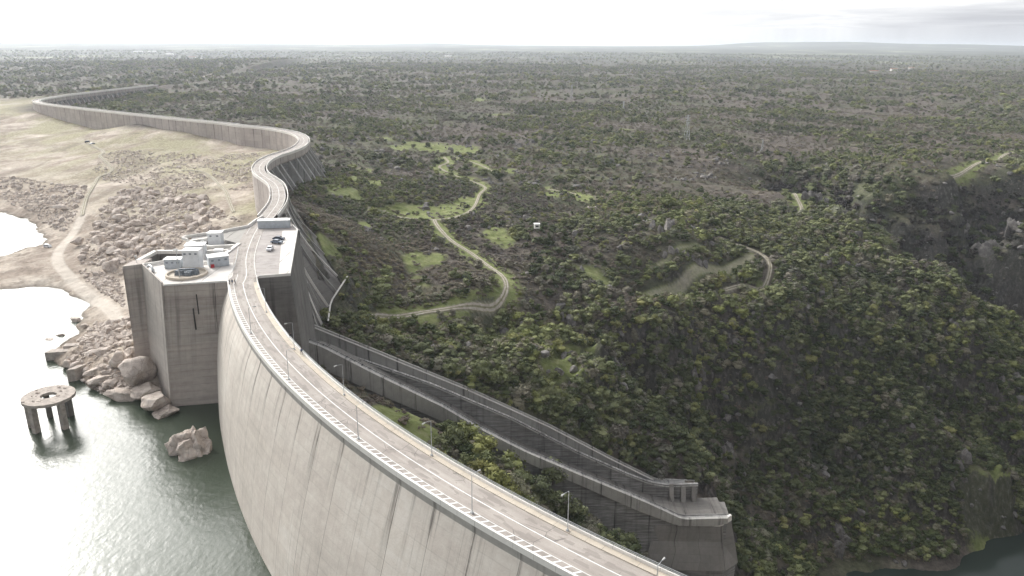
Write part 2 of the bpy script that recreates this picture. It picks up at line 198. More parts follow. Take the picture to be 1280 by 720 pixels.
def height(P, detail=True, full=False):
    P = np.asarray(P, float)
    x, y = P[:, 0], P[:, 1]; r = np.hypot(x, y)
    sd = sdist(P)
    hu = rbf_eval(FU, P); hd = rbf_eval(FD, P)
    td = track_dist(P); tk = sstep(td, 0, 14)
    base_d = hd.copy()
    steep = sstep(-hd, 60, 98) * sstep(hd, -197, -182)
    toe = sstep(np.abs(sd), 12, 60)
    hd = hd + tk * toe * ((1 + 3.2 * steep) * 3.4 * fbm(x, y, 70, 4, 3) + steep * (15 * fbm(x + .5 * y, y * .6 - .3 * x, 88, 3, 19, True) + 11 * fbm(x, y * .8, 44, 4, 9, True)) + 1.3 * fbm(x, y, 16, 3, 5, True) * (1 + 1.2 * steep))
    # rock steps on the valley sides
    st = steep * tk * sstep(fbm(x, y, 55, 2, 31), -.15, .35) * toe
    q = hd / 11.0 + .6 * fbm(x, y, 30, 2, 77)
    hd = hd + st * 6 * ((q - np.floor(q)) ** 3 - .25)
    lz = sstep(r, 700, 2500)
    hd = hd + lz * 9 * fbm(x, y, 420, 4, 21)
    rocky = sstep(fbm(x, y, 45, 3, 41), -.1, .3) * sstep(-(y - 640), 0, 120)
    hu = hu + tk * (1.2 * fbm(x, y, 40, 4, 51) + rocky * 1.6 * fbm(x, y, 9, 4, 61, True)) * sstep(hu, -44, -38)
    sh = sstep(hu, WATER - 1.5, WATER + .8) * (1 - sstep(hu, WATER + .8, WATER + 4))
    hu = hu + sh * 1.3 * fbm(x, y, 9, 4, 71)
    m = sstep(sd, -2.5, 2.5)
    h = hd * (1 - m) + hu * m
    # far country: gently rising to the skyline with low hills
    far = sstep(r, 2200, 5200)
    th = np.arctan2(x, y)
    fz = -18 + 70 * sstep(r, 4000, 16000) + 10 * fbm(x, y, 1800, 3, 81) + 95 * 1.3 * np.exp(-((th - .36) / .11) ** 2) * sstep(r, 12500, 16500) * (.7 + .6 * fbm(x, y, 2500, 3, 91)) + 60 * np.exp(-((th - .52) / .11) ** 2) * sstep(r, 12500, 16500) \
        + 45 * np.exp(-((th + .10) / .05) ** 2) * sstep(r, 13500, 17500) * (.8 + .5 * fbm(x, y, 1500, 3, 93))
    h = h * (1 - far) + fz * far
    near = 1 - sstep(r, 40, 120)      # beneath and behind the drone: reservoir bed
    # the ground is cut away for the spillway channels
    inx = (x > -90) & (x < 97)
    c1 = np.interp(x, T2x, T2z) - 9; c2 = np.interp(x, T3x, T3z) - 10; w1 = np.interp(x, T1x, T1z); w4 = np.interp(x, T4x, T4z)
    m_ = inx & (y > 279) & (y < 297.5); h = np.where(m_, np.minimum(h, c1), h)
    m_ = inx & (y > 262.5) & (y <= 279); h = np.where(m_, np.minimum(h, c2), h)
    m_ = inx & (y >= 297.5) & (y < 325); h = np.where(m_, np.minimum(h, w1 - 1.8 + (y - 297.5) * .75), h)
    # and below the ribbed face of the gravity section
    ty = [290, 298, 305, 318, 330, 351, 375, 392]; tdist = np.interp(y, ty, [17, 18, 21, 22, 28, 19, 15, 12]); tz = np.interp(y, ty, [-52, -50, -47, -42, -35, -27, -21, -19])
    d_ = -sd; m_ = (x > -125) & (x < -50) & (y > 294) & (y < 392) & (d_ > 0)
    lim = np.where(d_ < tdist, -4 + (tz + 2) * np.clip((d_ - 4) / (tdist - 4), 0, 1), tz + .5 + (d_ - tdist) * .45)
    h = np.where(m_ & (d_ < tdist + 30), np.minimum(h, lim), h)
    dp = np.interp(x, [-80, -60, -25, 5, 40, 90], [1.5, 3, 8, 18, 27, 50])
    m_ = inx & (y <= 262.5) & (y > 236); h = np.where(m_, np.minimum(h, w4 - dp + (262.5 - y) * (.75 + .012 * dp)), h)
    if full: return h, m, td, base_d, sd
    return h

# ------------------------------------------------------------------ materials
def mat(name, rough=.85, spec=.25):
    m = bpy.data.materials.new(name); m.use_nodes = True; nt = m.node_tree
    b = nt.nodes['Principled BSDF']; b.inputs['Roughness'].default_value = rough
    b.inputs['Specular IOR Level'].default_value = spec
    return m, nt, b
class N:
    """tiny node helper"""
    def __init__(s, nt): s.nt = nt
    def n(s, t, **kw):
        x = s.nt.nodes.new('ShaderNode' + t)
        for k, v in kw.items(): setattr(x, k, v)
        return x
    def l(s, a, b): s.nt.links.new(a, b)
    def val(s, sock, v):
        if hasattr(v, 'links') or hasattr(v, 'is_output'): s.l(v, sock)
        else: sock.default_value = v
    def math(s, op, a, b=0., c=0., clamp=False):
        x = s.n('Math', operation=op, use_clamp=clamp); s.val(x.inputs[0], a); s.val(x.inputs[1], b); s.val(x.inputs[2], c); return x.outputs[0]
    def ss(s, x, a, b):
        m = s.n('MapRange', interpolation_type='SMOOTHSTEP'); s.val(m.inputs[0], x); m.inputs[1].default_value = a; m.inputs[2].default_value = b; return m.outputs[0]
    def noise(s, vec, scale, detail=4, rough=.55, dist=0.):
        x = s.n('TexNoise'); s.l(vec, x.inputs['Vector']); x.inputs['Scale'].default_value = scale
        x.inputs['Detail'].default_value = detail; x.inputs['Roughness'].default_value = rough; x.inputs['Distortion'].default_value = dist; return x.outputs['Fac']
    def mix(s, f, a, b, bt='MIX'):
        x = s.n('Mix', data_type='RGBA', blend_type=bt); s.val(x.inputs[0], f)
        for k, v in ((6, a), (7, b)):
            if isinstance(v, tuple): x.inputs[k].default_value = v + (1,) if len(v) == 3 else v
            else: s.l(v, x.inputs[k])
        return x.outputs[2]
    def ramp(s, f, st):
        x = s.n('ValToRGB'); s.l(f, x.inputs[0]); e = x.color_ramp.elements
        while len(e) < len(st): e.new(.5)
        for k, (p, c_) in enumerate(st): e[k].position = p; e[k].color = c_ + (1,) if len(c_) == 3 else c_
        return x.outputs[0]
    def pos(s): return s.n('NewGeometry').outputs['Position']
    def scale(s, v, k):
        x = s.n('VectorMath', operation='MULTIPLY'); s.l(v, x.inputs[0]); x.inputs[1].default_value = k; return x.outputs[0]
    def bump(s, h, strength, dist, b, prev=None):
        x = s.n('Bump'); x.inputs['Strength'].default_value = strength; x.inputs['Distance'].default_value = dist; s.l(h, x.inputs['Height'])
        if prev is not None: s.l(prev, x.inputs['Normal'])
        if b is not None: s.l(x.outputs[0], b.inputs['Normal'])
        return x.outputs[0]
def concrete(name, c0, c1, dark, joint=16., jw=.10, lift=2.0, liftk=.35, streak=.6, topz=0., streakz=30., rough=.9, panel=0., fine=0., pinks=None, band=0):
    m, nt, b = mat(name, rough, .2); h = N(nt)
    uv = h.n('UVMap', uv_map='UVMap').outputs[0]; p = h.pos()
    sx = h.n('SeparateXYZ'); h.l(uv, sx.inputs[0]); U, V = sx.outputs[0], sx.outputs[1]
    big = h.noise(p, .035, 5, .6); col = h.ramp(big, [(.3, c0), (.7, c1)])
    f2 = h.noise(p, .6, 6, .65); col = h.mix(.35, col, h.ramp(f2, [(.25, (.35, .33, .31)), (.75, (.68, .66, .62))]), 'OVERLAY')
    # panel to panel tone of each pour
    if panel:
        w = h.n('TexWhiteNoise', noise_dimensions='2D'); cv = h.n('CombineXYZ')
        h.l(h.math('FLOOR', h.math('DIVIDE', U, joint / 2)), cv.inputs[0]); h.l(h.math('FLOOR', h.math('DIVIDE', V, lift * 2)), cv.inputs[1]); h.l(cv.outputs[0], w.inputs['Vector'])
        col = h.mix(panel, col, h.ramp(w.outputs['Value'], [(0, (.38, .37, .36)), (1, (.62, .62, .61))]), 'OVERLAY')
    if band:                        # old water level bands running along the lifts
        bv = h.scale(uv, (.012, .16, 1)); bn = h.noise(bv, 1.0, 3, .6)
        col = h.mix(band, col, h.ramp(bn, [(.36, (.36, .34, .335)), (.46, (.54, .53, .52)), (.55, (.44, .41, .405)), (.64, (.58, .56, .54))]), 'OVERLAY')
    # lift lines
    if lift:
        wob = h.math('MULTIPLY', h.noise(h.scale(uv, (.05, 0, 0)), 1, 2), .2)
        fr = h.math('FRACT', h.math('DIVIDE', h.math('ADD', V, wob), lift)); ln = h.math('SUBTRACT', 1, h.ss(fr, 0, .16))
        ln = h.math('MULTIPLY', ln, h.ss(h.noise(h.scale(uv, (.15, .5, 1)), 1, 3), .35, .65))
        col = h.mix(h.math('MULTIPLY', ln, liftk), col, dark)
    if streak:
        sv = h.scale(uv, (.42, .016, 1)); sn = h.noise(sv, 1.0, 6, .62)
        top = h.math('SUBTRACT', 1, h.ss(h.math('SUBTRACT', topz, V), 0, streakz))
        s_ = h.math('MULTIPLY', h.ss(sn, .52, .74), h.math('MULTIPLY', h.math('ADD', top, .12), streak))
        col = h.mix(s_, col, dark)
        sv2 = h.scale(uv, (1.7, .05, 1)); s2 = h.math('MULTIPLY', h.ss(h.noise(sv2, 1.0, 4, .6), .55, .8), streak * .5)
        col = h.mix(s2, col, dark)
    if fine:
        col = h.mix(fine, col, h.ramp(h.noise(h.scale(uv, (.12, 1.6, 1)), 1, 5, .7), [(.3, (.2, .2, .2)), (.7, (.8, .8, .8))]), 'OVERLAY')
    if joint:
        jwob = h.math('MULTIPLY', h.noise(h.scale(uv, (.0, .08, 0)), 1, 3), .5)
        fj = h.math('FRACT', h.math('DIVIDE', h.math('ADD', U, jwob), joint))
        j = h.math('LESS_THAN', fj, jw / joint)
        cell = h.math('FLOOR', h.math('DIVIDE', U, joint)); wn = h.n('TexWhiteNoise', noise_dimensions='1D'); h.l(cell, wn.inputs['W'])
        # broader wet stain hanging from some joints
        fs = h.math('MINIMUM', fj, h.math('SUBTRACT', 1, fj)); ws = h.math('SUBTRACT', 1, h.ss(fs, .006, .085))
        L_ = h.math('MULTIPLY', wn.outputs['Value'], streakz * .9)
        dep = h.math('SUBTRACT', topz, V); tail = h.math('SUBTRACT', 1, h.ss(h.math('DIVIDE', dep, h.math('ADD', L_, 2)), .3, 1.))
        ws = h.math('MULTIPLY', ws, h.math('MULTIPLY', tail, h.ss(h.noise(h.scale(uv, (2.2, .12, 1)), 1, 4), .42, .6)))
        col = h.mix(h.math('MULTIPLY', ws, .75 if streak else 0.), col, dark)
        col = h.mix(h.math('MULTIPLY', j, h.math('ADD', .35, h.math('MULTIPLY', wn.outputs['Value'], .5))), col, (.04, .037, .035))
    h.l(col, b.inputs['Base Color']); h.bump(h.noise(p, 2.5, 5), .25, .12, b)
    return m
M = {}
M['arch'] = concrete('arch_concrete', (.48, .447, .412), (.61, .575, .535), (.12, .108, .097), joint=9.5, jw=.11, lift=2.2, liftk=.16, streak=1.0, topz=-2, streakz=17, panel=.15, band=.2)
M['fascia'] = concrete('fascia_concrete', (.30, .29, .28), (.38, .37, .35), (.12, .11, .10), joint=9.5, jw=.1, lift=0, streak=.5, topz=0, streakz=5)
M['wing'] = concrete('wing_concrete', (.36, .325, .31), (.47, .43, .41), (.11, .095, .09), joint=12.0, jw=.45, lift=3.0, liftk=.2, streak=.6, topz=0, streakz=22, panel=.35)
M['dark'] = concrete('weathered_concrete', (.17, .17, .173), (.27, .269, .27), (.035, .035, .037), joint=14, jw=.15, lift=1.5, liftk=.85, streak=.6, topz=0, streakz=300, fine=.95, panel=.5)
M['gravity'] = concrete('gravity_concrete', (.15, .145, .14), (.22, .21, .20), (.05, .047, .045), joint=12, jw=.2, lift=2., liftk=.3, streak=.7, topz=0, streakz=70, fine=.25, panel=.3)
M['mid'] = concrete('chute_concrete', (.30, .297, .29), (.43, .425, .41), (.06, .06, .06), joint=12, jw=.15, lift=0, streak=.8, topz=0, streakz=400, panel=.3)
M['bucket'] = concrete('bucket_concrete', (.19, .185, .18), (.27, .26, .25), (.06, .055, .05), joint=9, jw=.15, lift=3., liftk=.25, streak=.5, topz=-112, streakz=25, panel=.3)
M['tower'] = concrete('tower_concrete', (.36, .33, .31), (.47, .435, .41), (.085, .072, .068), joint=15, jw=.12, lift=2.4, liftk=.4, streak=.5, topz=-4, streakz=30, band=.7, panel=.2)
M['towerlit'] = concrete('tower_lit_side_concrete', (.38, .35, .33), (.48, .45, .42), (.10, .09, .085), joint=7, jw=.12, lift=0, streak=.6, topz=0, streakz=30, band=.3)  # lighter copy of the tower concrete for its sunlit side
M['parapet'] = concrete('parapet_concrete', (.66, .64, .61), (.78, .76, .73), (.35, .33, .31), joint=4, jw=.05, lift=0, streak=0)
M['walk'] = concrete('walkway_concrete', (.46, .41, .35), (.56, .51, .44), (.25, .22, .19), joint=3, jw=.05, lift=0, streak=.1, streakz=900, topz=900)
M['deck'] = concrete('deck_concrete', (.58, .55, .52), (.74, .71, .68), (.3, .28, .26), joint=6, jw=.06, lift=6, liftk=.3, streak=.15)
def simple(name, c, rough=.7, spec=.3, metal=0., var=.12, sc_=3., alpha=None):
    m, nt, b = mat(name, rough, spec); h = N(nt); b.inputs['Metallic'].default_value = metal
    c2 = tuple(max(0, x * (1 - var * 2)) for x in c); c3 = tuple(min(1, x * (1 + var)) for x in c)
    h.l(h.ramp(h.noise(h.pos(), sc_, 5, .6), [(.3, c2), (.7, c3)]), b.inputs['Base Color']); return m
M['steel'] = simple('galvanised_steel', (.48, .49, .50), .5, .4, .3)
M['white'] = simple('white_painted_panel', (.74, .75, .76), .6, .3, 0, .06, .8)
M['roof'] = simple('pale_roof_sheet', (.82, .82, .81), .6, .3, 0, .05, .8)
M['hutgrey'] = simple('grey_hut_panel', (.46, .49, .52), .6, .3, 0, .08, 1.)
M['hutdark'] = simple('dark_louvre', (.20, .22, .25), .5, .3)  # plain dark colour of the hut windows
M['glass'] = simple('dark_glass', (.03, .035, .04), .1, .6, 0, .1)
M['red'] = simple('red_paint', (.45, .04, .05), .5, .4)
M['stain'] = simple('dark_wet_concrete', (.055, .05, .048), .7, .3, 0, .3, .6)
M['black'] = simple('black_rubber', (.02, .02, .02), .8, .2)
M['carblue'] = simple('dark_blue_car_paint', (.04, .055, .09), .3, .5, .2)
M['cargrey'] = simple('grey_blue_car_paint', (.16, .20, .26), .3, .5, .2)
M['carwhite'] = simple('white_car_paint', (.75, .76, .78), .3, .5, 0)
M['lampglass'] = simple('lamp_head', (.6, .6, .58), .4, .4)
M['paint'] = simple('road_paint', (.80, .80, .79), .6, .3, 0, .09, 1.2)
M['skin'] = simple('skin', (.45, .28, .2), .6); M['cloth_dark'] = simple('dark_cloth', (.03, .03, .035), .9)
M['cloth_blue'] = simple('blue_cloth', (.05, .07, .13), .9); M['hair'] = simple('dark_hair', (.03, .02, .015), .9)
M['machine'] = simple('machine_grey', (.22, .25, .28), .55, .4, .3, .25, 1.5)
M['ruin'] = simple('pale_rough_concrete', (.44, .39, .35), .95, .2, 0, .2, .8)
M['whitewash'] = simple('whitewashed_wall', (.72, .71, .68), .9, .2, 0, .1, .5)
M['tile'] = simple('clay_roof', (.34, .2, .14), .9, .2, 0, .2, .5)
# asphalt
def asphalt(name, c0, c1):
    m, nt, b = mat(name, .85, .3); h = N(nt); p = h.pos()
    uv = h.n('UVMap', uv_map='UVMap').outputs[0]
    col = h.ramp(h.noise(p, .12, 5, .6), [(.3, c0), (.7, c1)])
    col = h.mix(.5, col, h.ramp(h.noise(p, 5., 4, .8), [(.2, (.35, .35, .35)), (.8, (.65, .65, .65))]), 'OVERLAY')
    wear = h.noise(h.scale(uv, (.02, 1.3, 1)), 1, 4, .6); col = h.mix(.45, col, h.ramp(wear, [(.3, (.36, .35, .35)), (.7, (.62, .61, .6))]), 'OVERLAY')
    pv = h.n('TexVoronoi', distance='CHEBYCHEV'); h.l(h.scale(uv, (.09, .32, 1)), pv.inputs['Vector']); ps = h.n('SeparateColor'); h.l(pv.outputs['Color'], ps.inputs[0])
    col = h.mix(h.math('MULTIPLY', h.math('LESS_THAN', ps.outputs[0], .22), .5), col, tuple(x * .72 for x in c0))
    crack = h.n('TexVoronoi', feature='DISTANCE_TO_EDGE'); h.l(h.scale(p, (.22, .22, .22)), crack.inputs['Vector']); crack.inputs['Scale'].default_value = 1
    ck = h.math('MULTIPLY', h.math('LESS_THAN', crack.outputs[0], .012), h.ss(h.noise(p, .08, 2), .5, .6)); col = h.mix(h.math('MULTIPLY', ck, .5), col, (.08, .07, .07))
    h.l(col, b.inputs['Base Color']); return m
M['asphalt'] = asphalt('worn_asphalt', (.295, .265, .242), (.40, .368, .338))
M['deckroad'] = asphalt('deck_asphalt', (.32, .295, .28), (.40, .37, .355))
# boulders
def rockmat(name, c0, c1, c2):
    m, nt, b = mat(name, .95, .15); h = N(nt); p = h.pos()
    col = h.ramp(h.noise(p, .35, 6, .65), [(.25, c0), (.5, c1), (.75, c2)])
    cr = h.n('TexVoronoi', feature='DISTANCE_TO_EDGE'); d = h.n('VectorMath', operation='ADD'); h.l(p, d.inputs[0])
    nn = h.n('TexNoise'); h.l(p, nn.inputs['Vector']); nn.inputs['Scale'].default_value = .5; h.l(nn.outputs['Color'], d.inputs[1]); h.l(d.outputs[0], cr.inputs['Vector']); cr.inputs['Scale'].default_value = .35
    col = h.mix(h.math('MULTIPLY', h.math('LESS_THAN', cr.outputs[0], .02), .4), col, (.12, .09, .07))
    oi = h.n('ObjectInfo').outputs['Random']; col = h.mix(.3, col, h.ramp(oi, [(0, (.38, .36, .35)), (1, (.64, .61, .58))]), 'OVERLAY')
    h.l(col, b.inputs['Base Color']); h.bump(h.noise(p, 1.2, 6, .7), .6, .5, b); return m
M['rock'] = rockmat('granite', (.31, .265, .235), (.50, .44, .395), (.68, .625, .575))
M['rockdark'] = rockmat('dark_granite', (.09, .087, .087), (.18, .173, .168), (.33, .315, .30))

# terrain material
def terrain_mat():
    m, nt, b = mat('ground', .95, .1); h = N(nt); p = h.pos()
    at = h.n('Attribute', attribute_name='zone'); s = h.n('SeparateColor'); h.l(at.outputs['Color'], s.inputs[0])
    up, mead, trk = s.outputs[0], s.outputs[1], s.outputs[2]
    nrm = h.n('NewGeometry').outputs['Normal']; sn = h.n('SeparateXYZ'); h.l(nrm, sn.inputs[0])
    sp = h.n('SeparateXYZ'); h.l(p, sp.inputs[0])
    n1 = h.noise(p, .012, 6, .6); n2 = h.noise(p, .09, 6, .65); n3 = h.noise(p, .5, 6, .7)
    nf = h.noise(h.scale(p, (.0016, .0007, .001)), 1, 6, .6)
    heath = h.ramp(n2, [(.28, (.06, .052, .046)), (.45, (.10, .086, .076)), (.6, (.14, .12, .10)), (.72, (.21, .19, .15))])
    green = h.ramp(n2, [(.3, (.045, .052, .032)), (.5, (.085, .09, .055)), (.7, (.14, .14, .09))])
    col = h.mix(h.ss(n1, .42, .62), heath, green)
    fine = h.ramp(n3, [(.25, (.22, .22, .22)), (.75, (.8, .8, .8))]); col = h.mix(.7, col, fine, 'OVERLAY')
    grass = h.ramp(h.noise(p, .22, 6, .7), [(.28, (.08, .092, .036)), (.42, (.15, .18, .065)), (.58, (.215, .235, .10)), (.75, (.31, .29, .18))])
    farc = h.ramp(nf, [(.38, (.05, .055, .045)), (.5, (.085, .088, .065)), (.58, (.13, .14, .09)), (.66, (.30, .31, .21))])
    dist = h.n('VectorMath', operation='LENGTH'); h.l(p, dist.inputs[0])
    col = h.mix(h.math('MULTIPLY', h.ss(dist.outputs['Value'], 2500, 6000), .8), col, farc)
    col = h.mix(mead, col, grass)
    # rock on steep faces
    sl = h.math('SUBTRACT', 1, h.ss(h.math('ADD', sn.outputs[2], h.math('MULTIPLY', h.math('SUBTRACT', n3, .5), .45)), .58, .74))
    rk = h.ramp(h.noise(h.scale(p, (.5, .5, .16)), 1, 7, .72), [(.3, (.022, .021, .021)), (.5, (.06, .057, .055)), (.62, (.13, .122, .115)), (.76, (.36, .34, .32))])
    far_no = h.math('SUBTRACT', 1, h.ss(dist.outputs['Value'], 1500, 3000))
    col = h.mix(h.math('MULTIPLY', h.math('MULTIPLY', sl, .75), far_no), col, rk)
    # dry reservoir bed
    sand = h.ramp(h.noise(p, .045, 7, .68, .4), [(.25, (.17, .14, .115)), (.42, (.32, .265, .22)), (.55, (.46, .40, .34)), (.72, (.62, .56, .49))])
    weed = h.ramp(n3, [(.3, (.24, .225, .14)), (.7, (.42, .385, .27))])
    hz = h.ss(sp.outputs[2], -36, -20)
    sand = h.mix(h.math('MULTIPLY', hz, h.ss(h.noise(h.scale(p, (1, .5, 1)), .022, 5, .6), .38, .58)), sand, weed)
    sand = h.mix(.45, sand, fine, 'OVERLAY')
    stones = h.n('TexVoronoi'); h.l(p, stones.inputs['Vector']); stones.inputs['Scale'].default_value = .45
    sand = h.mix(h.math('MULTIPLY', h.ss(n1, .45, .6), .35), sand, h.ramp(stones.outputs['Distance'], [(.2, (.62, .6, .58)), (.6, (.25, .24, .23))]), 'OVERLAY')
    pt = h.math('MULTIPLY', h.ss(h.noise(h.scale(p, (1, .6, 1)), .021, 6, .7, .6), .50, .62), .62); sand = h.mix(pt, sand, h.ramp(n3, [(.3, (.13, .105, .085)), (.7, (.27, .225, .185))]))
    wet = h.math('SUBTRACT', 1, h.ss(h.math('ADD', sp.outputs[2], h.math('MULTIPLY', n3, 1.0)), WATER + .3, WATER + 1.6))
    sand = h.mix(h.math('MULTIPLY', wet, .7), sand, (.10, .085, .07))
    col = h.mix(up, col, sand)
    tc = h.ramp(h.noise(p, .8, 5, .6), [(.3, (.34, .31, .24)), (.7, (.52, .48, .39))]); col = h.mix(trk, col, h.mix(up, tc, (.60, .545, .48)))
    h.l(col, b.inputs['Base Color'])
    bp = h.bump(h.noise(p, .25, 8, .75), .8, 1.6, b)
    return m
M['ground'] = terrain_mat()
def water_mat(name, c, bscale, bstr, rough=.06):
    m, nt, b = mat(name, rough, .5); h = N(nt); p = h.pos(); b.inputs['IOR'].default_value = 1.333
    h.l(h.ramp(h.noise(p, .02, 3), [(.3, tuple(x * .8 for x in c)), (.7, c)]), b.inputs['Base Color'])
    n1 = h.noise(h.scale(p, (1, .7, 1)), bscale, 5, .6); n0 = h.noise(p, bscale * .12, 3, .5)
    hh = h.math('ADD', n1, h.math('MULTIPLY', n0, 2.)); h.bump(hh, bstr, .35, b); return m
M['water'] = water_mat('reservoir_water', (.05, .065, .045), .75, .26, .19)
M['river'] = water_mat('river_water', (.03, .042, .035), .3, .15)
# foliage
def leafmat(name, cols, sat=.5):
    m, nt, b = mat(name, .75, .15); h = N(nt); p = h.pos()
    oi = h.n('ObjectInfo').outputs['Random']
    base = h.ramp(oi, [(k / (len(cols) - 1), c) for k, c in enumerate(cols)])
    patch = h.ramp(h.noise(p, .010, 5, .6), [(.32, (.36, .35, .42)), (.5, (.52, .52, .5)), (.68, (.70, .70, .56))])
    base = h.mix(.8, base, patch, 'OVERLAY')
    base = h.mix(.55, base, h.ramp(h.noise(p, 1.3, 4, .7), [(.25, (.25, .25, .25)), (.75, (.78, .78, .75))]), 'OVERLAY')
    h.l(base, b.inputs['Base Color']); return m
M['leaf_dark'] = leafmat('leaf_evergreen', [(0.046, 0.060, 0.029), (0.080, 0.097, 0.046), (0.119, 0.132, 0.066)])
M['leaf_mid'] = leafmat('leaf_green', [(0.101, 0.117, 0.061), (0.145, 0.162, 0.080), (0.202, 0.214, 0.112)])
M['leaf_light'] = leafmat('leaf_yellow_green', [(0.147, 0.163, 0.064), (0.190, 0.204, 0.082), (0.220, 0.216, 0.093)])
M['leaf_grey'] = leafmat('leaf_grey', [(0.149, 0.138, 0.110), (0.202, 0.186, 0.146), (0.162, 0.171, 0.122)])
M['leaf_heath'] = leafmat('leaf_heath', [(0.104, 0.084, 0.071), (0.147, 0.120, 0.100), (0.129, 0.124, 0.085), (0.196, 0.167, 0.131)])
M['leaf_dusk'] = leafmat('leaf_dusk', [(.03, .026, .026), (.05, .042, .04), (.045, .047, .034), (.075, .062, .058)])  # purple brown scrub, darkened to carry the ravine's shade
M['bark'] = simple('bark', (.12, .10, .085), .95, .1, 0, .3, 2)

# ------------------------------------------------------------------ terrain sheet
def build_terrain():
    th = np.radians(np.concatenate([np.linspace(-180, -62, 60)[:-1], np.linspace(-62, -41, 60)[:-1], np.linspace(-41, 40, 860)[:-1], np.linspace(40, 62, 60)[:-1], np.linspace(62, 180, 60)]))
    rr = np.concatenate([np.linspace(0, 90, 12), np.geomspace(96, 170, 60), np.geomspace(170.6, 900, 460), np.geomspace(905, 3000, 170), np.geomspace(3030, 26000, 110)])
    T, Rr = np.meshgrid(th, rr); x = (Rr * np.sin(T)).ravel(); y = (Rr * np.cos(T)).ravel()
    P = np.stack([x, y], 1)
    h, up, td, bd, sd = height(P, full=True)
    n, k = Rr.shape
    co = np.stack([x, y, h], 1).astype(np.float32)
    a = np.arange((n - 1) * (k - 1)); i = a // (k - 1); j = a % (k - 1)
    quad = np.stack([i * k + j, i * k + j + 1, (i + 1) * k + j + 1, (i + 1) * k + j], 1)[:, ::-1]
    me = bpy.data.meshes.new('ground'); me.vertices.add(len(co)); me.vertices.foreach_set('co', co.ravel())
    me.loops.add(quad.size); me.loops.foreach_set('vertex_index', quad.ravel().astype(np.int32))
    me.polygons.add(len(quad)); me.polygons.foreach_set('loop_start', (np.arange(len(quad)) * 4).astype(np.int32))
    me.polygons.foreach_set('use_smooth', np.ones(len(quad), bool))
    me.update(calc_edges=True); me.validate()
    r = np.hypot(x, y)
    # zones: reservoir bed, meadow, track
    upz = up * (1 - sstep(y + .25 * x, 860, 1150)) * (1 - sstep(h, -13, -9))
    md = np.zeros(len(x)); wob = 1 + .7 * fbm(x, y, 12, 4, 7)
    for mx, my, mr in MEAD:
        near = np.abs(x - mx) + np.abs(y - my) < mr * 6
        d = np.hypot(x[near] - mx, (y[near] - my) * .55); md[near] = np.maximum(md[near], 1 - sstep(d * wob[near], mr * .55, mr * 1.05))
    te = track_dist(P, 'abcdfghiuvw'); tv = track_dist(P, 'ejf')
    md = np.maximum(md, (1 - sstep(tv + 3 * fbm(x, y, 8, 3, 8), 3.5, 9)) * (1 - up))
    md = np.maximum(md, .9 * sstep(fbm(x, y, 90, 5, 15), .34, .46) * (r < 1600) * (x < 190) * sstep(-bd, 0, 20) * (1 - sstep(-bd, 60, 90)))
    td2 = track_dist(P, 'ej'); tr = 1 - sstep(td2, -1.5, -.1)
    q = fbm(x, y, 5, 3, 18); tr = np.maximum(tr * (.75 + .5 * q), (.55 + .3 * q) * (1 - sstep(te, -1.8, -.4))); md = np.maximum(md, .7 * (1 - sstep(te, -.8, .6)))
    col = np.stack([upz, md * (1 - up), np.clip(tr, 0, 1), np.ones(len(x))], 1).astype(np.float32)
    at = me.color_attributes.new('zone', 'FLOAT_COLOR', 'POINT'); at.data.foreach_set('color', col.ravel())
    me.materials.append(M['ground'])
    o = bpy.data.objects.new('ground', me); C.objects.link(o); tag(o, kind='structure')
    return o
build_terrain()
def H1(x, y): return float(height(np.array([[x, y]]))[0])

def track_mat():
    m, nt, b = mat('dirt_track', .95, .1); h = N(nt); p = h.pos(); uv = h.n('UVMap', uv_map='UVMap').outputs[0]
    s = h.n('SeparateXYZ'); h.l(uv, s.inputs[0]); a = h.math('ABSOLUTE', s.outputs[0])
    dirt = h.ramp(h.noise(p, .5, 6, .7), [(.3, (.27, .235, .19)), (.7, (.50, .46, .40))]); grass = h.ramp(h.noise(p, .7, 5, .7), [(.3, (.12, .12, .06)), (.7, (.26, .245, .15))])
    wob = h.math('ADD', a, h.math('MULTIPLY', h.math('SUBTRACT', h.noise(p, .6, 3), .5), .5))
    mid = h.math('SUBTRACT', 1, h.ss(wob, .12, .3)); edge = h.ss(wob, .72, .95); f = h.math('MAXIMUM', mid, edge)
    h.l(h.mix(h.math('MULTIPLY', f, .9), dirt, grass), b.inputs['Base Color']); return m
M['dirt'] = track_mat()
for k, T in TRKS.items():
    if k in 'ejwi': continue
    w_ = TW[k] * .62; nT = normals_(T) if False else None
    Tg = np.gradient(T, axis=0); Tg /= np.linalg.norm(Tg, axis=1)[:, None]; Nn = np.stack([-Tg[:, 1], Tg[:, 0]], 1); offs = np.linspace(-1, 1, 7)
    wv = w_ * (1 + .35 * fbm(T[:, 0], T[:, 1], 7, 3, 55))
    Q = T[:, None] + Nn[:, None] * (offs[None, :, None] * wv[:, None, None]); hq = height(Q.reshape(-1, 2)).reshape(len(T), 7)
    mb = MB(); mb.grid([[(Q[i][j][0], Q[i][j][1], hq[i][j] + .14 + .0005 * math.hypot(*Q[i][j])) for j in range(7)] for i in range(len(T))], [list(offs)] * len(T), [[i * .8] * 7 for i in range(len(T))])
    mb.build('dirt_track', M['dirt'], kind='structure')

# reservoir water: one sheet bounded by the dam
mb = MB(); poly = [arc(327, t, WATER) for t in np.arange(300, 200, -2.)]
poly += [(-92, 231, WATER), (-118, 236, WATER), (-125, 300, WATER), (-200, 420, WATER), (-330, 600, WATER), (-1500, 900, WATER), (-2200, 0, WATER), (-700, -900, WATER), (500, -300, WATER)]
flat('reservoir_water', [(p[0], p[1]) for p in poly], WATER, M['water'])
mb = MB(); mb.face([(60, 120, RIVER), (700, 120, RIVER), (700, 640, RIVER), (60, 640, RIVER)])
mb.build('river_water', M['river'], kind='structure')

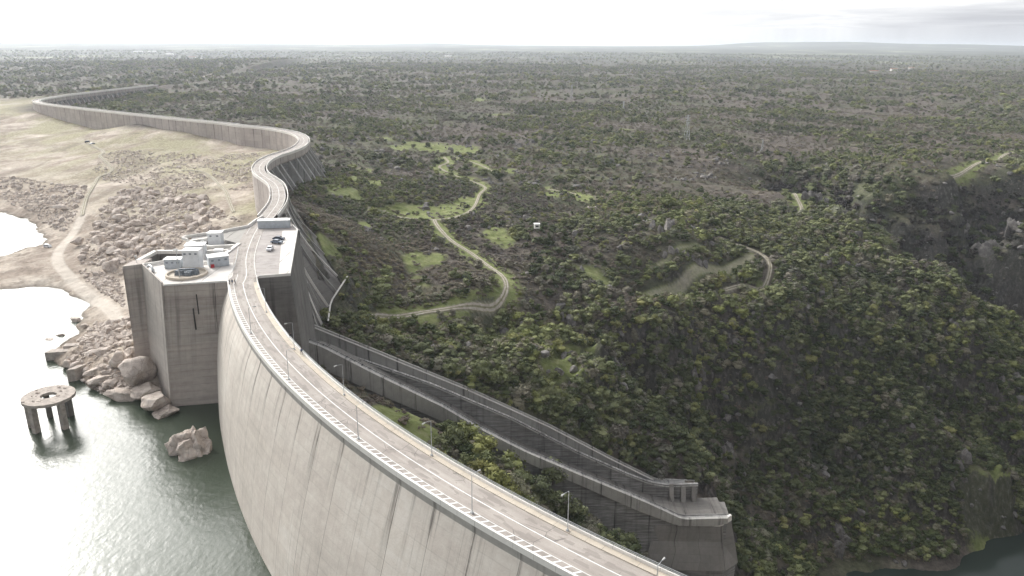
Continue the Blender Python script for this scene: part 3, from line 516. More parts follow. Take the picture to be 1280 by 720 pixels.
# ------------------------------------------------------------------ arch dam
def bulge(z, a=200.):
    zs = [0, -2, -7, -16, -25, -33, -43, -54, -64, -77, -89, -106, -140, -215]; bs = [-.25, -.1, 2.1, 4.3, 5.6, 6.3, 7.0, 7.0, 6.2, 4.8, 3.2, .5, -6, -30]
    k = min(1, max(0, (a - 204) / 18)); k = k * k * (3 - 2 * k)
    zc = [0, 2, 12, 22, 31, 47, 80, 140, 215]; bc = [-.25, -.1, 3.1, 6.1, 8.4, 11, 11.5, 3, -20]
    return (1 - k) * float(np.interp(-z, [-q for q in zs], bs)) + k * float(np.interp(-z, zc, bc))
def build_arch():
    root = empty('arch_dam', (0, 0, 0), 0, 'tall curved pale concrete arch dam wall standing in the water and carrying the road', 'dam')
    A0, A1 = 200.2, 302.0
    ang = np.linspace(A0, A1, 150)
    zs = [-2.0, -4, -6, -8, -11, -15, -20, -26, -32, -38, -44, -50, -58, -66, -76, -90, -110, -140, -175, -212]
    mb = MB(); rows, us, vs = [], [], []
    for z in zs:
        rows.append([arc(RU + bulge(z, a), a, z) for a in ang]); us.append([(a - A0) * R(1) * RU for a in ang]); vs.append([z] * len(ang))
    mb.grid(rows, us, vs)
    rows = [[arc(RD - .2 - .12 * abs(z), a, z) for a in ang] for z in zs]; mb.grid(rows, us, vs)
    for a in (A0, A1):
        for i in range(len(zs) - 1):
            mb.face([arc(RU + bulge(zs[i], a), a, zs[i]), arc(RU + bulge(zs[i + 1], a), a, zs[i + 1]), arc(RD - .2 - .12 * abs(zs[i + 1]), a, zs[i + 1]), arc(RD - .2 - .12 * abs(zs[i]), a, zs[i])])
    mb.build('wall', M['arch'], root, smooth=False)
    # crest slab with darker outer edge
    mb = MB(); prof = [(RU, ZR - .15), (RU, -2.3), (RU - .9, -3.0), (RD + .9, -3.0), (RD, -2.3), (RD, ZR - .15)]
    for (r0, z0), (r1, z1) in zip(prof, prof[1:] + prof[:1]):
        mb.grid([[arc(r0, a, z0) for a in ang], [arc(r1, a, z1) for a in ang]], [[(a - A0) * R(1) * RU for a in ang]] * 2, [[z0] * len(ang), [z1] * len(ang)])
    mb.build('crest_slab', M['fascia'], root)
    for r0, r1, z1 in ((RU + .02, RU - .33, 0.02), (RD + .26, RD - .02, 0.42)):
        mb = MB(); prof = [(r0, -1.06), (r0, z1), (r1, z1), (r1, -1.06)]
        for (a0, z0), (a1, zz) in zip(prof, prof[1:] + prof[:1]):
            mb.grid([[arc(a0, a, z0) for a in ang], [arc(a1, a, zz) for a in ang]], [[(a - A0) * R(1) * RU for a in ang]] * 2, [[z0] * len(ang), [zz] * len(ang)])
        mb.build('parapet', M['parapet'], root)
    for z in (.95, .7):
        mb = MB(); mb.tube([arc(RD + .10, a, z) for a in np.linspace(A0, A1, 160)], .045, 5); mb.build('handrail', M['steel'], root)
    return root
arch_root = build_arch()

# crest stations: centre line with normals pointing upstream (left of travel)
CL = np.vstack([np.array([arc(320.8, t)[:2] for t in np.arange(302, 201.4, -.6)]), catmull([arc(320.8, 201.2)[:2]] + LINK + [tuple(north[0])], 3.0)[:-1], north])
def normals(L):
    T = np.gradient(L, axis=0); T /= np.linalg.norm(T, axis=1)[:, None]; return np.stack([-T[:, 1], T[:, 0]], 1)
CN = normals(CL); CS = np.r_[0, np.cumsum(np.linalg.norm(np.diff(CL, axis=0), axis=1))]
nA = len(np.arange(302, 201.4, -.6))
def strip(mb, i0, i1, o0, o1, z, z2=None):
    """ribbon between offsets o0,o1 (positive upstream) along crest stations"""
    z2 = z if z2 is None else z2
    ro = [[(*(CL[i] + CN[i] * o), zz) for i in range(i0, i1)] for o, zz in ((o0, z), (o1, z2))]
    mb.grid(ro, [[CS[i] for i in range(i0, i1)]] * 2, [[o0] * (i1 - i0), [o1] * (i1 - i0)])
last = len(CL)
mb = MB(); strip(mb, 0, last, 4.05, -3.05, ZR); mb.build('crest_road', M['asphalt'], kind='structure')
# walkway with kerb, arch part and the northern part
def kerb(i0, i1, o0, o1, z0, z1, name='walkway'):
    mb = MB(); strip(mb, i0, i1, o0, o1, z1); strip(mb, i0, i1, o0, o0, z0, z1); return mb.build(name, M['walk'], kind='structure')
kerb(0, nA + 1, -3.05, -4.12, ZR - .1, ZR + .18)
# painted markings: centre line, edge line, ladder of white bars beside the upstream parapet
mb = MB(); ZP = ZR + .012
iN = nA + 28
strip(mb, 0, last - 60, -.08, .08, ZP)
strip(mb, 0, nA + 4, 2.62, 2.73, ZP); strip(mb, 0, nA + 1, 3.75, 4.0, ZP)
strip(mb, nA + 2, nA + 20, -2.75, -2.62, ZP); strip(mb, nA + 20, last - 60, 2.9, 3.0, ZP); strip(mb, nA + 24, last - 60, -2.9, -2.8, ZP)
s_ = 0.
for t in np.arange(301.5, 202.2, -.315):
    a = R(.075)
    def q(r, tt): return arc(r, tt, ZP)
    mb.face([q(323.5, t), q(323.5, t + .06), q(324.88, t - .10), q(324.88, t - .16)])
mb.build('road_markings', M['paint'], kind='structure')

# ------------------------------------------------------------------ northern wing: gravity section, S-bend and long wall
gN = height(north + normals(north) * 9.0); gD = height(north - normals(north) * 12.0)
nn = normals(north); nS = np.r_[0, np.cumsum(np.linalg.norm(np.diff(north, axis=0), axis=1))]
def wing(name, i0, i1, label):
    root = empty(name, (float(north[i0][0]), float(north[i0][1]), 0), 0, label, 'dam'); off = Vector(root.location)
    W = lambda i, o, z: (north[i][0] + nn[i][0] * o - off.x, north[i][1] + nn[i][1] * o - off.y, z)
    I = range(i0, i1); U = [nS[i] for i in I]
    mb = MB(); prof = []
    for i in I:
        zb = min(gN[i] - 3, -4.5)
        zd = min(gD[i] - 6, -5)
        prof.append([W(i, 4.2, -1.0), W(i, 4.2, zb), W(i, -3.2, zd), W(i, -3.2, -6), W(i, -4.2, -5), W(i, -4.2, -1.0)])
    K = 6
    for k in range(K - 1):
        rows = [[p[k] for p in prof], [p[k + 1] for p in prof]]
        if k == 1: continue
        mb.grid(rows, [U, U], [[p[2] for p in r] for r in rows], mi=1 if k == 2 else 0)
    for e in (0, -1): mb.face(prof[e])
    mb.build('wall', [M['wing'], M['dark']], root)
    for o0, o1 in ((4.3, 3.95), (-3.95, -4.3)):
        mb = MB()
        for (a, za), (b_, zb) in (((o0, -1.2), (o0, .55)), ((o0, .55), (o1, .55)), ((o1, .55), (o1, -1.2))):
            mb.grid([[W(i, a, za) for i in I], [W(i, b_, zb) for i in I]], [U, U], [[za] * len(U), [zb] * len(U)])
        mb.build('parapet', M['parapet'], root)
    return root, W
iw0 = int(np.argmin(np.abs(nS - 62)))
wing_root, WW = wing('buttress_dam', 0, len(north), 'long winding buttressed dam wall with thin road on top crossing the dry plain')
k = 0; nb = 0; s_ = nS[iw0]
while s_ < nS[-1] - 20 and nb < 98:
    i = int(np.argmin(np.abs(nS - s_))); T = np.array([nn[i][1], -nn[i][0]])
    g = min(gD[i], -7) - 3
    if gD[i] < -8:
        slope = .62
        mb = MB(); w = 1.1
        pr = [(-3.1, -5.6), (-4.0, -5.6), (-4.0 - (abs(g) - 6) * slope, g), (-3.1, g)]
        P3 = []
        for sgn in (-1, 1):
            P3.append([(WW(i, o, z)[0] + T[0] * w * sgn, WW(i, o, z)[1] + T[1] * w * sgn, z) for o, z in pr])
        mb.face(P3[0]); mb.face(P3[1][::-1])
        for a in range(4):
            b_ = (a + 1) % 4; mb.face([P3[0][a], P3[0][b_], P3[1][b_], P3[1][a]], [(0, pr[a][1]), (0, pr[b_][1]), (2, pr[b_][1]), (2, pr[a][1])])
        mb.build('buttress', M['mid'] if nS[i] < 300 else M['wing'], wing_root); nb += 1
    s_ += 12 if s_ < 320 else 15

# gravity block carrying the parking deck
def norm2(v): v = np.array(v, float); return v / np.linalg.norm(v)
PB, PC = (-70.6, 231.6), (-84.6, 292.7)
root = empty('gravity_block', (-85, 260, ZR), 0, 'massive dark concrete dam block with parking deck on top beside the road bend', 'dam block')
def rel(poly, o): return [(x - o[0], y - o[1]) for x, y in poly]
mb = MB(); poly = [(-79.9, 228.9), PB, PC, (-96.5, 318), (-104.6, 314), (-106, 297), (-100.5, 272), (-100.5, 245.8), (-89, 245.8), (-88.6, 225.2)]
mb.prism(rel(poly, (-85, 260)), -62 - ZR, -.55 - ZR, off=[(0, 0), (4, 1), (5, 1)] + [(0, 0)] * 7)
mb.build('wall', M['gravity'], root)
mb = MB()
pp = [(-79.9, 229.2), (-70.9, 231.9), (-84.9, 292.5), (-88.8, 300)]; L_ = [Vector((x + 85, y - 260, 0)) for x, y in pp]
rows = []
for k, p in enumerate(L_):
    d = (L_[min(k + 1, 3)] - L_[max(k - 1, 0)]).normalized(); n_ = Vector((-d.y, d.x, 0)) * .25
    rows.append([p + n_ + Vector((0, 0, -.3)), p + n_ + Vector((0, 0, .55)), p - n_ + Vector((0, 0, .55)), p - n_ + Vector((0, 0, -.3))])
mb.grid(rows); mb.face(rows[0]); mb.face(rows[-1])
mb.build('parapet', M['parapet'], root)
mb = MB(); poly = [(-80.6, 229.6), (-71.1, 232.2), (-85.1, 292.2), (-89.5, 301), (-104.5, 313), (-105.4, 298), (-100.3, 271.8), (-100.3, 246.2), (-88.9, 246.2), (-88.4, 225.8)]
flat('parking_deck', poly, ZR - .07, M['deckroad'])
mb = MB(); poly = [(-74.4, 231.9), (-71.2, 233), (-84.9, 291.5), (-90.5, 291.5)]
mb.face([(x, y, ZR + .13) for x, y in poly], [(x, y) for x, y in poly])
for i in range(4):
    a, b_ = poly[i], poly[(i + 1) % 4]; mb.face([(*a, ZR - .05), (*b_, ZR - .05), (*b_, ZR + .13), (*a, ZR + .13)])
mb.build('slab_walkway', M['deck'], kind='structure')

# ribbed downstream slope north of the block
root = empty('gravity_apron', (0, 0, 0), 0, 'dark ribbed sloping downstream face of the dam with light vertical ribs', 'dam face')
top = [(-84.4, 294, -1.2), (-89.5, 303, -1.2), (-97, 316, -1.2), (-103.5, 338, -2.4), (-108, 358, -2.4), (-113, 378, -2.4)]
toe = [(-81, 298.5, -50), (-80.5, 305, -47), (-81.5, 318.5, -42), (-77.5, 330, -35), (-90, 351.5, -27), (-101, 375, -21)]
tt = np.linspace(0, 5, 56); top = [np.array([np.interp(t, range(6), [p[a] for p in top]) for a in range(3)]) for t in tt]; toe = [np.array([np.interp(t, range(6), [p[a] for p in toe]) for a in range(3)]) for t in tt]
L = 26; rows = [[tuple(a + (b_ - a) * (k / L) ** 1.0 + np.array([-1.6, -.3, 0]) * math.sin(PI * k / L) * 1.5) for k in range(L + 1)] for a, b_ in zip(top, toe)]
mb = MB(); mb.grid(rows, [[t * 14] * (L + 1) for t in tt], [[p[2] for p in r] for r in rows]); mb.build('slope', M['gravity'], root)
for q in (3, 10, 16, 22, 29, 36, 44, 52):
    mb = MB(); a, b_ = Vector(rows[q][0]), Vector(rows[q][-1]); nrm = Vector((.75, .1, .6))
    pts = [Vector(rows[q][k]) + nrm * .5 for k in range(0, L + 1, 2)]
    for p, r_ in zip(pts, pts[1:]): mb.beam(p, r_, .4, 1.0)
    mb.build('rib', M['parapet'] if q in (10, 22, 36) else M['mid'], root)
# service stairs down the toe
mb = MB(); pts = [(-74.8, 330.2, -30.6), (-79.4, 318.6, -37.6), (-79.6, 315, -39), (-78.0, 303.2, -42.2)]
for a, b_ in zip(pts, pts[1:]): mb.beam(a, b_, .6, .4)
mb.build('service_stairs', M['parapet'], label='thin white service stairway following the toe of the ribbed dam face', cat='stairs')

# ------------------------------------------------------------------ spillway chutes
root = empty('spillway_chute', (-76, 279, -40), 0, 'pair of long dark concrete spillway chutes descending the valley side to a flip bucket', 'spillway')
O = Vector(root.location)
def wallx(x0, x1, y0, y1, ft, fb, name, m, n=60, parent=None, dy=0.):
    mb = MB(); X = np.linspace(x0, x1, n); rows = []
    for x in X:
        t, b_ = ft(x), fb(x); sl = dy * (t - b_)
        rows.append([(x - O.x, y0 - sl - O.y, b_ - O.z), (x - O.x, y0 - O.y, t - O.z), (x - O.x, y1 - O.y, t - O.z), (x - O.x, y1 - O.y, b_ - O.z), (x - O.x, y0 - sl - O.y, b_ - O.z)])
    us = [[x] * 5 for x in X]; vs = [[p[2] + O.z for p in r] for r in rows]
    mb.grid(rows, us, vs); mb.face([rows[0][k] for k in range(4)]); mb.face([rows[-1][k] for k in range(4)][::-1])
    return mb.build(name, m, parent or root)
wallx(-84, 82, 296.6, 297.3, f1, lambda x: f2(x) - 16, 'far_wall', M['mid'])
wallx(-84, 82, 296.0, 296.6, lambda x: f1(x) - .9, lambda x: f1(x) - 1.3, 'far_rail', M['parapet'])
wallx(-80, 79, 280, 281.2, f2, lambda x: flN(x) - 12, 'middle_wall', M['dark'])
wallx(-80, 79, 279.6, 280.0, lambda x: f2(x) - .55, lambda x: f2(x) - .9, 'middle_rail', M['mid'])
wallx(-76, 87, 262.5, 263.6, lambda x: f3(x) - .05, lambda x: f3(x) - 62, 'near_wall', M['dark'], dy=.03)
wallx(-76, 87, 261.2, 262.5, f3, f4, 'near_panel', M['mid'])
wallx(-76, 87, 263.9, 264.3, lambda x: f3(x) + .1, lambda x: f3(x) - .5, 'near_rail', M['dark'])
# chute floors
mb = MB(); X = np.linspace(-76, 87.5, 80); rows = [[(x - O.x, 263.5 - O.y, flN(x) - O.z), (x - O.x, 280 - O.y, flN(x) - O.z)] for x in X]
mb.grid(rows, [[x] * 2 for x in X], [[0, 16]] * len(X)); mb.build('near_floor', M['gravity'], root)
mb = MB(); rows = [[(x - O.x, 281 - O.y, f2(x) - 8 - O.z), (x - O.x, 296.7 - O.y, f2(x) - 8 - O.z)] for x in X if x < 78]; X = X[X < 78]
mb.grid(rows, [[x] * 2 for x in X], [[0, 16]] * len(X)); mb.build('far_floor', M['dark'], root)
# flip bucket: flared nose and dark base
bk = empty('flip_bucket', (75, 270, -113), 0, 'blunt concrete nose at the lower end of the spillway with flared pale skirt', 'flip bucket'); b0 = Vector((75, 270, -113))
def loft(rings, name, m, parent, o, uvs=True):
    mb = MB(); rr = [[(p[0] - o.x, p[1] - o.y, p[2] - o.z) for p in r + r[:1]] for r in rings]
    L_ = [0]
    for a, b_ in zip(rr[0], rr[0][1:]): L_.append(L_[-1] + math.dist(a, b_))
    mb.grid(rr, [L_] * len(rr), [[p[2] + o.z for p in r] for r in rr]); mb.face(rr[0][:-1][::-1]); mb.face(rr[-1][:-1]); return mb.build(name, m, parent)
top_ = [(56, 261.6), (84.5, 261.4), (89.5, 264.5), (90.5, 279.5), (56, 279.5)]
lo1 = [(54, 258.5), (86.5, 257.5), (93.5, 263), (94.5, 281), (54, 281)]
loft([[(x, y, -113.7) for x, y in ((58, 262.2), (84.5, 262.0), (89.5, 264.5), (90.5, 279.0), (58, 279.0))], [(x, y, -121) for x, y in ((57, 262.1), (85.2, 261.6), (91.2, 264.2), (92.2, 279.7), (57, 279.7))], [(x, y, -132) for x, y in lo1]], 'skirt', M['bucket'], bk, b0)
loft([[(54.5, 259.2, -131), (86.0, 258.2, -131), (92.7, 263.3, -131), (93.7, 280.6, -131), (54.5, 280.6, -131)], [(55, 259, -190), (86, 258.6, -190), (92, 264, -190), (93, 282, -190), (55, 282, -190)]], 'base', M['dark'], bk, b0)
mb = MB()
pth = [(70, 262, -112.0), (84.3, 262, -112.4), (89.2, 265, -111.6)]
for a, b_ in zip(pth, pth[1:]): mb.beam(tuple(Vector(a) - b0), tuple(Vector(b_) - b0), 1.0, 2.6)
mb.build('lip', M['parapet'], bk)
for x in (66.8, 71.8, 76.2):
    mb = MB(); z0 = flN(x) - b0.z - .2
    a = [(x - b0.x, 279.9 - b0.y, z0 + 6.9), (x - b0.x, 277.0 - b0.y, z0), (x - b0.x, 279.9 - b0.y, z0)]
    a2 = [(p[0] + 1.9, p[1], p[2]) for p in a]; mb.face(a); mb.face(a2[::-1])
    for i in range(3): mb.face([a[i], a[(i + 1) % 3], a2[(i + 1) % 3], a2[i]])
    mb.build('splitter_fin', M['bucket'], bk)
wallx(60, 78.9, 281.3, 296.5, lambda x: -117.5, lambda x: -175, 'end_block', M['dark'], 6)

# ------------------------------------------------------------------ intake tower
TO = (-105, 235)
root = empty('intake_tower', (*TO, ZR), 0, 'tall banded concrete intake tower rising from the water beside the arch dam', 'tower')
def tw(p): return (p[0] - TO[0], p[1] - TO[1])
A_, B_, W1, W2 = (-106.1, 219.8), (-87.2, 224.6), (-126.2, 237.1), (-122.4, 240.9)
w2b = (-119.0, 237.0)
mb = MB(); poly = [A_, B_, (-87, 246), (-121, 246), (-121.5, 240.0)]
mb.prism([tw(p) for p in poly], -52 - ZR, -.25, off=[(-3.0, 0), (1.5, 0), (0, 0), (0, 0), (-3.0, 0)])
mb.build('tower_wall', M['tower'], root)
# side skin with its sunlit paleness put into the colour, and left wing
mb = MB(); poly = [(-106.1, 219.8), (-105.7, 220.2), (-121.1, 240.4), (-121.5, 240.0)]
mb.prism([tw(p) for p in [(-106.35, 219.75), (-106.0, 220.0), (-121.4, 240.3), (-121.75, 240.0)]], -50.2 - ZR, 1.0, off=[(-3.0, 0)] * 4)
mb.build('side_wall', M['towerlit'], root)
mb = MB(); poly = [(-126.6, 237.0), (-121.6, 240.2), (-121.6, 247), (-126.6, 244)]
mb.prism([tw(p) for p in poly], -52 - ZR, .9, off=[(-.5, 0), (-.5, 0), (0, 0), (0, 0)]); mb.build('wing_wall', M['tower'], root)
mb = MB()
mb.beam((*tw((-105.9, 220.1)), .05), (*tw((-87.6, 224.7)), .05), .35, .5); mb.build('parapet', M['parapet'], root)
mb = MB(); mb.beam((*tw((-121.5, 240.4)), .5), (*tw((-116, 244.6)), .5), .45, 1.0); mb.beam((*tw((-116, 244.6)), .5), (*tw((-101.2, 244.1)), .5), .44, .99)
mb.build('parapet', M['parapet'], root)
mb = MB()
for x0, w, zt, zb in ((-98.7, .3, -8, -15),):
    yy = A_[1] + (x0 - A_[0]) / (B_[0] - A_[0]) * (B_[1] - A_[1])
    mb.box((x0 - TO[0], yy - TO[1] - .1, zb), (x0 + w - TO[0], yy - TO[1] + .6, zt))
mb.build('gate_slot', M['stain'], root)
mb = MB(); yy = A_[1] + (-97.3 - A_[0]) / (B_[0] - A_[0]) * (B_[1] - A_[1]); mb.box((-97.3 - TO[0], yy - TO[1] - .1, -10), (-97.05 - TO[0], yy - TO[1] + .6, -3.5)); mb.build('gate_slot', M['stain'], root)
mb = MB(); poly = [(-105.8, 220.4), (-87.6, 225), (-88.6, 246.15), (-100.3, 246.15), (-101.0, 244.4), (-116, 244.9), (-121.2, 240.4)]
flat('intake_deck', poly, ZR - .11, M['deck'])
# lower service yards behind the tower, walled
root = empty('service_yard', (-115, 262, -10), 0, 'walled sunken service yards behind the intake tower with pale wall copings', 'yard walls'); yo = Vector((-115, 262, -10))
walls = [((-126, 259.6), (-108.8, 259.8), 0), ((-126, 259.6), (-126.4, 247), 0), ((-120.4, 273.8), (-110, 266.5), 0), ((-120.4, 273.8), (-113.5, 279.5), 0), ((-108.8, 259.8), (-100.2, 262), 0), ((-110, 266.5), (-101, 268.5), 0), ((-100.2, 246), (-100.4, 271), 0)]
mb = MB(); cp = MB()
for a, b_, z in walls:
    mb.beam((a[0] - yo.x, a[1] - yo.y, -4), (b_[0] - yo.x, b_[1] - yo.y, -4), 1.0, 26)
    cp.beam((a[0] - yo.x, a[1] - yo.y, 9.55), (b_[0] - yo.x, b_[1] - yo.y, 9.55), 1.5, 1.1)
mb.build('wall', M['gravity'], root); cp.build('coping', M['parapet'], root)
mb = MB(); mb.prism([(x - yo.x, y - yo.y) for x, y in ((-125.6, 246.5), (-100.6, 246.5), (-100.6, 271), (-119, 272), (-125.6, 259.8))], -24, -2.2); mb.build('yard_floor', M['walk'], root)
# plaza between the road and the yards
mb = MB(); poly = [(-100.4, 271.5), (-99.6, 268), (-104.0, 300), (-105.8, 297), (-113, 288.2), (-121.5, 278.5), (-119.5, 274.5), (-111, 272.5)]
poly = [(-99.4, 266), (-102.9, 283), (-105.0, 300), (-105.9, 296.5), (-113.2, 288.0), (-121.8, 280.2), (-119.8, 275.8), (-112.0, 279.8), (-100.6, 271.2)]
root = empty('plaza_block', (-108, 282, ZR), 0, 'grey paved plaza widening beside the road bend with curved low parapet', 'plaza')
mb.prism([(x + 108, y - 282) for x, y in poly], -38, -.03); mb.build('block', M['fascia'], root)
mb = MB(); pp = [(-105.7, 316), (-106.3, 308), (-105.9, 297), (-113.2, 288.2), (-121.5, 280.8), (-123.4, 279.3), (-123.6, 276.5), (-120.6, 274.2)]
for a, b_ in zip(pp, pp[1:]): mb.beam((a[0] + 108, a[1] - 282, .45), (b_[0] + 108, b_[1] - 282, .45), .6, 1.0)
mb.build('parapet', M['parapet'], root)

# ------------------------------------------------------------------ deck furniture
def hut(name, loc, size, rz, label, wall='white', door=None, vents=True, z0=0., cat='hut'):
    root = empty(name, loc, rz, label, cat); w, d, h = size
    mb = MB(); mb.box((-w / 2, -d / 2, z0), (w / 2, d / 2, h)); mb.build('wall', M[wall], root)
    mb = MB(); mb.box((-w / 2 - .2, -d / 2 - .2, h), (w / 2 + .2, d / 2 + .2, h + .22)); mb.build('roof', M['roof'], root)
    n = 3 if w > 5 else 2
    for k in range(n if vents else 0):
        x = -w / 2 + (k + .5) * w / n; mb = MB(); mb.box((x - .38, -d / 2 - .04, h - 1.25), (x + .38, -d / 2 + .1, h - .7)); mb.build('window', M['hutdark'], root)
    if door:
        mb = MB(); mb.box((-w / 2 + .3, -d / 2 - .5, 0), (-w / 2 + 1.4, -d / 2 + .1, 1.1)); mb.build('red_box', M[door], root)
    return root
hut('control_building', (-95.4, 297.6, ZR), (12.2, 3.6, 3.0), R(9), 'long low white building across the end of the parking deck', 'hutgrey', None, False)
hut('equipment_hut', (-110.8, 239.6, ZR), (5.2, 3.4, 3.0), R(4), 'low white hut at the left end of the tower deck', 'hutgrey')
hut('equipment_tower', (-104.2, 238.8, ZR), (5.2, 3.6, 6.2), R(3), 'tall white boxy cabin behind the round machine platform', 'white', None)
hut('yard_building', (-110.6, 257.0, -8), (6.4, 5, 11.0), R(12), 'white block standing in the middle of the sunken yard', 'white', None)
hut('gate_house', (-109.8, 273.4, -8), (4.8, 4, 11.4), R(5), 'white block farthest back beside the plaza parapet', 'white', None)
hut('transformer_hut', (-97.6, 242.8, ZR), (6.2, 4.6, 3.2), R(30), 'white flat roofed hut with red box near the road', 'hutgrey', 'red')
hut('small_cabin', (-102.4, 256.2, -4), (2.6, 2, 5.3), R(5), 'small white cabin between the flat roofed hut and the yard', 'white', None, False)
# round machine platform
root = empty('machine_platform', (-103.4, 231.2, ZR), 0, 'round kerbed platform with grey hoist machinery on the bright tower deck', 'platform')
def ringmesh(r0, r1, z0, z1, n=48, cx=0, cy=0):
    mb = MB()
    pr = [(r0, z0), (r0, z1), (r1, z1), (r1, z0)]
    for (a, za), (b_, zb) in zip(pr, pr[1:] + pr[:1]):
        mb.grid([[(cx + a * math.cos(k * 2 * PI / n), cy + a * math.sin(k * 2 * PI / n), za) for k in range(n + 1)], [(cx + b_ * math.cos(k * 2 * PI / n), cy + b_ * math.sin(k * 2 * PI / n), zb) for k in range(n + 1)]])
    return mb
ringmesh(6.3, 5.7, -.05, .75).build('kerb', M['walk'], root); ringmesh(5.7, .05, -.05, .12).build('floor', M['walk'], root)
mb = MB()
mb.box((-3.2, -1.4, .1), (-.6, 1.2, 1.6), top=.2); mb.box((-.3, -1.8, .1), (2.0, .9, 1.3), top=.15); mb.box((2.2, -.6, .1), (3.6, 1.4, 1.7), top=.2)
for k in range(5): mb.tube([(-3 + k * 1.4, -1.9, .1), (-3 + k * 1.4, -1.9, 1.9)], .09)
mb.tube([(-3, -1.9, 1.9), (2.6, -1.9, 1.9)], .09); mb.tube([(-2.6, 0, 1.7), (3, .3, 1.9)], .35)
mb.build('hoist_machinery', M['machine'], root)
root = empty('lamp_mast', (-103.6, 226.4, ZR), 0, 'tall thin steel mast standing at the front edge of the tower deck', 'mast')
mb = MB(); mb.tube([(0, 0, 0), (0, 0, 9.5)], .16, r1=.1); mb.build('pole', M['steel'], root); mb = MB(); mb.box((-.9, -.25, 9.3), (.5, .25, 9.7)); mb.build('lamp_head', M['lampglass'], root)
root = empty('floodlight_mast', (-104.6, 249.2, ZR), 0, 'slim steel mast between the tall cabin and the sunken yard', 'mast')
mb = MB(); mb.tube([(0, 0, -2), (0, 0, 6.5)], .12, r1=.08); mb.build('pole', M['steel'], root); mb = MB(); mb.box((-.4, -.2, 6.4), (.4, .2, 6.8)); mb.build('lamp_head', M['lampglass'], root)
root = empty('post_light', (-124.2, 241.6, 0), 0, 'short post light on the left wing wall of the intake tower', 'lamp')
mb = MB(); mb.tube([(0, 0, 0), (0, 0, 2.7)], .09); mb.build('pole', M['steel'], root); mb = MB(); mb.box((-.3, -.2, 2.6), (.3, .2, 3.0)); mb.build('lamp_head', M['lampglass'], root)
mb = MB(); pts = [(-118.6, 236.6, ZR), (-118.4, 236.6, .6), (-117.4, 236.2, 1.3), (-116.2, 235, 1.3), (-115.2, 233.8, .6), (-115.0, 233.4, ZR)]
mb.tube(pts, .45, 10); mb.build('vent_pipe', M['steel'], smooth=True, label='bent grey pipe arching over the left corner of the tower deck', cat='pipe')

# lamps along the crest
def make_lamp():
    root = empty('street_lamp', (0, 0, 0), 0, 'x', 'street lamp', 'street lamps along the crest road')
    mb = MB(); mb.tube([(0, 0, 0), (0, 0, 3.4), (0, 0, 6.9)], .08, r1=.05); mb.tube([(0, 0, 6.85), (.5, 0, 7.0), (1.3, 0, 7.02)], .035); mb.build('pole', M['steel'], root)
    mb = MB(); mb.box((-.22, -.22, -.05), (.22, .22, .3), top=.05); mb.build('base', M['steel'], root)
    mb = MB(); mb.tube([(1.2, 0, 7.02), (1.5, 0, 7.0), (1.85, 0, 6.95)], .08, r1=.14); mb.build('lamp_head', M['lampglass'], root); return root
LP = [(323.9, t, 1) for t in (209.2, 215.0, 220.85, 226.6, 232.4, 238.2)] + [(317.45, t, 0) for t in (206.7, 212.2, 217.6, 223.4, 229.1, 234.8)]
LL = {209.2: 'slender street lamp on the hatched side, the one nearest the intake tower', 215.0: 'second street lamp from the intake tower on the hatched side of the road', 220.85: 'third street lamp from the tower on the hatched side, above stained wall',
      226.6: 'fourth street lamp from the tower on the hatched side, lowest one fully seen', 232.4: 'street lamp on the hatched side past the bottom edge of the view', 238.2: 'street lamp on the hatched side beyond the bottom of the view',
      206.7: 'street lamp on the walkway side seen against the dark block wall, nearest the parking deck', 212.2: 'street lamp on the walkway side at the foot of the ribbed face', 217.6: 'street lamp on the walkway side seen against the upper spillway wall',
      223.4: 'street lamp on the walkway side above the small stone hut and green bank', 229.1: 'tall street lamp on the walkway side seen against the dark spillway wall', 234.8: 'street lamp on the walkway side nearest the bottom of the photo'}
first = None
for r_, t, left in LP:
    if first is None: first = make_lamp(); o = first
    else: o = copy_tree(first)
    o.location = arc(r_, t, ZR + (.0 if left else .18)); o.rotation_euler = (0, 0, R(t + (180 if left else 0))); o['label'] = LL[t]
for k, (i, lab) in enumerate(((10, 'street lamp beside the road just past the parking deck'), (40, 'street lamp on the outer curve of the S bend'), (75, 'street lamp on the inner curve of the far bend'))):
    o = copy_tree(first); p = north[i] + nn[i] * 3.7; o.location = (p[0], p[1], ZR); o.rotation_euler = (0, 0, math.atan2(-nn[i][1], -nn[i][0])); o['label'] = lab

# deck railing between the tower deck and the road
root = empty('deck_railing', (-89.5, 236, ZR), 0, 'thin grey post railing separating the tower deck from the road', 'railing')
pl = [(-88.3, 226.5), (-90.2, 236), (-92.8, 246), (-97.6, 262)]; pl = catmull(pl, 2.0)
for k, p in enumerate(pl):
    mb = MB(); mb.tube([(p[0] + 89.5, p[1] - 236, 0), (p[0] + 89.5, p[1] - 236, 1.1)], .05, 6); mb.build('post', M['steel'], root)
for z in (1.1, .6):
    mb = MB(); mb.tube([(p[0] + 89.5, p[1] - 236, z) for p in pl], .04, 5); mb.build('rail', M['steel'], root)

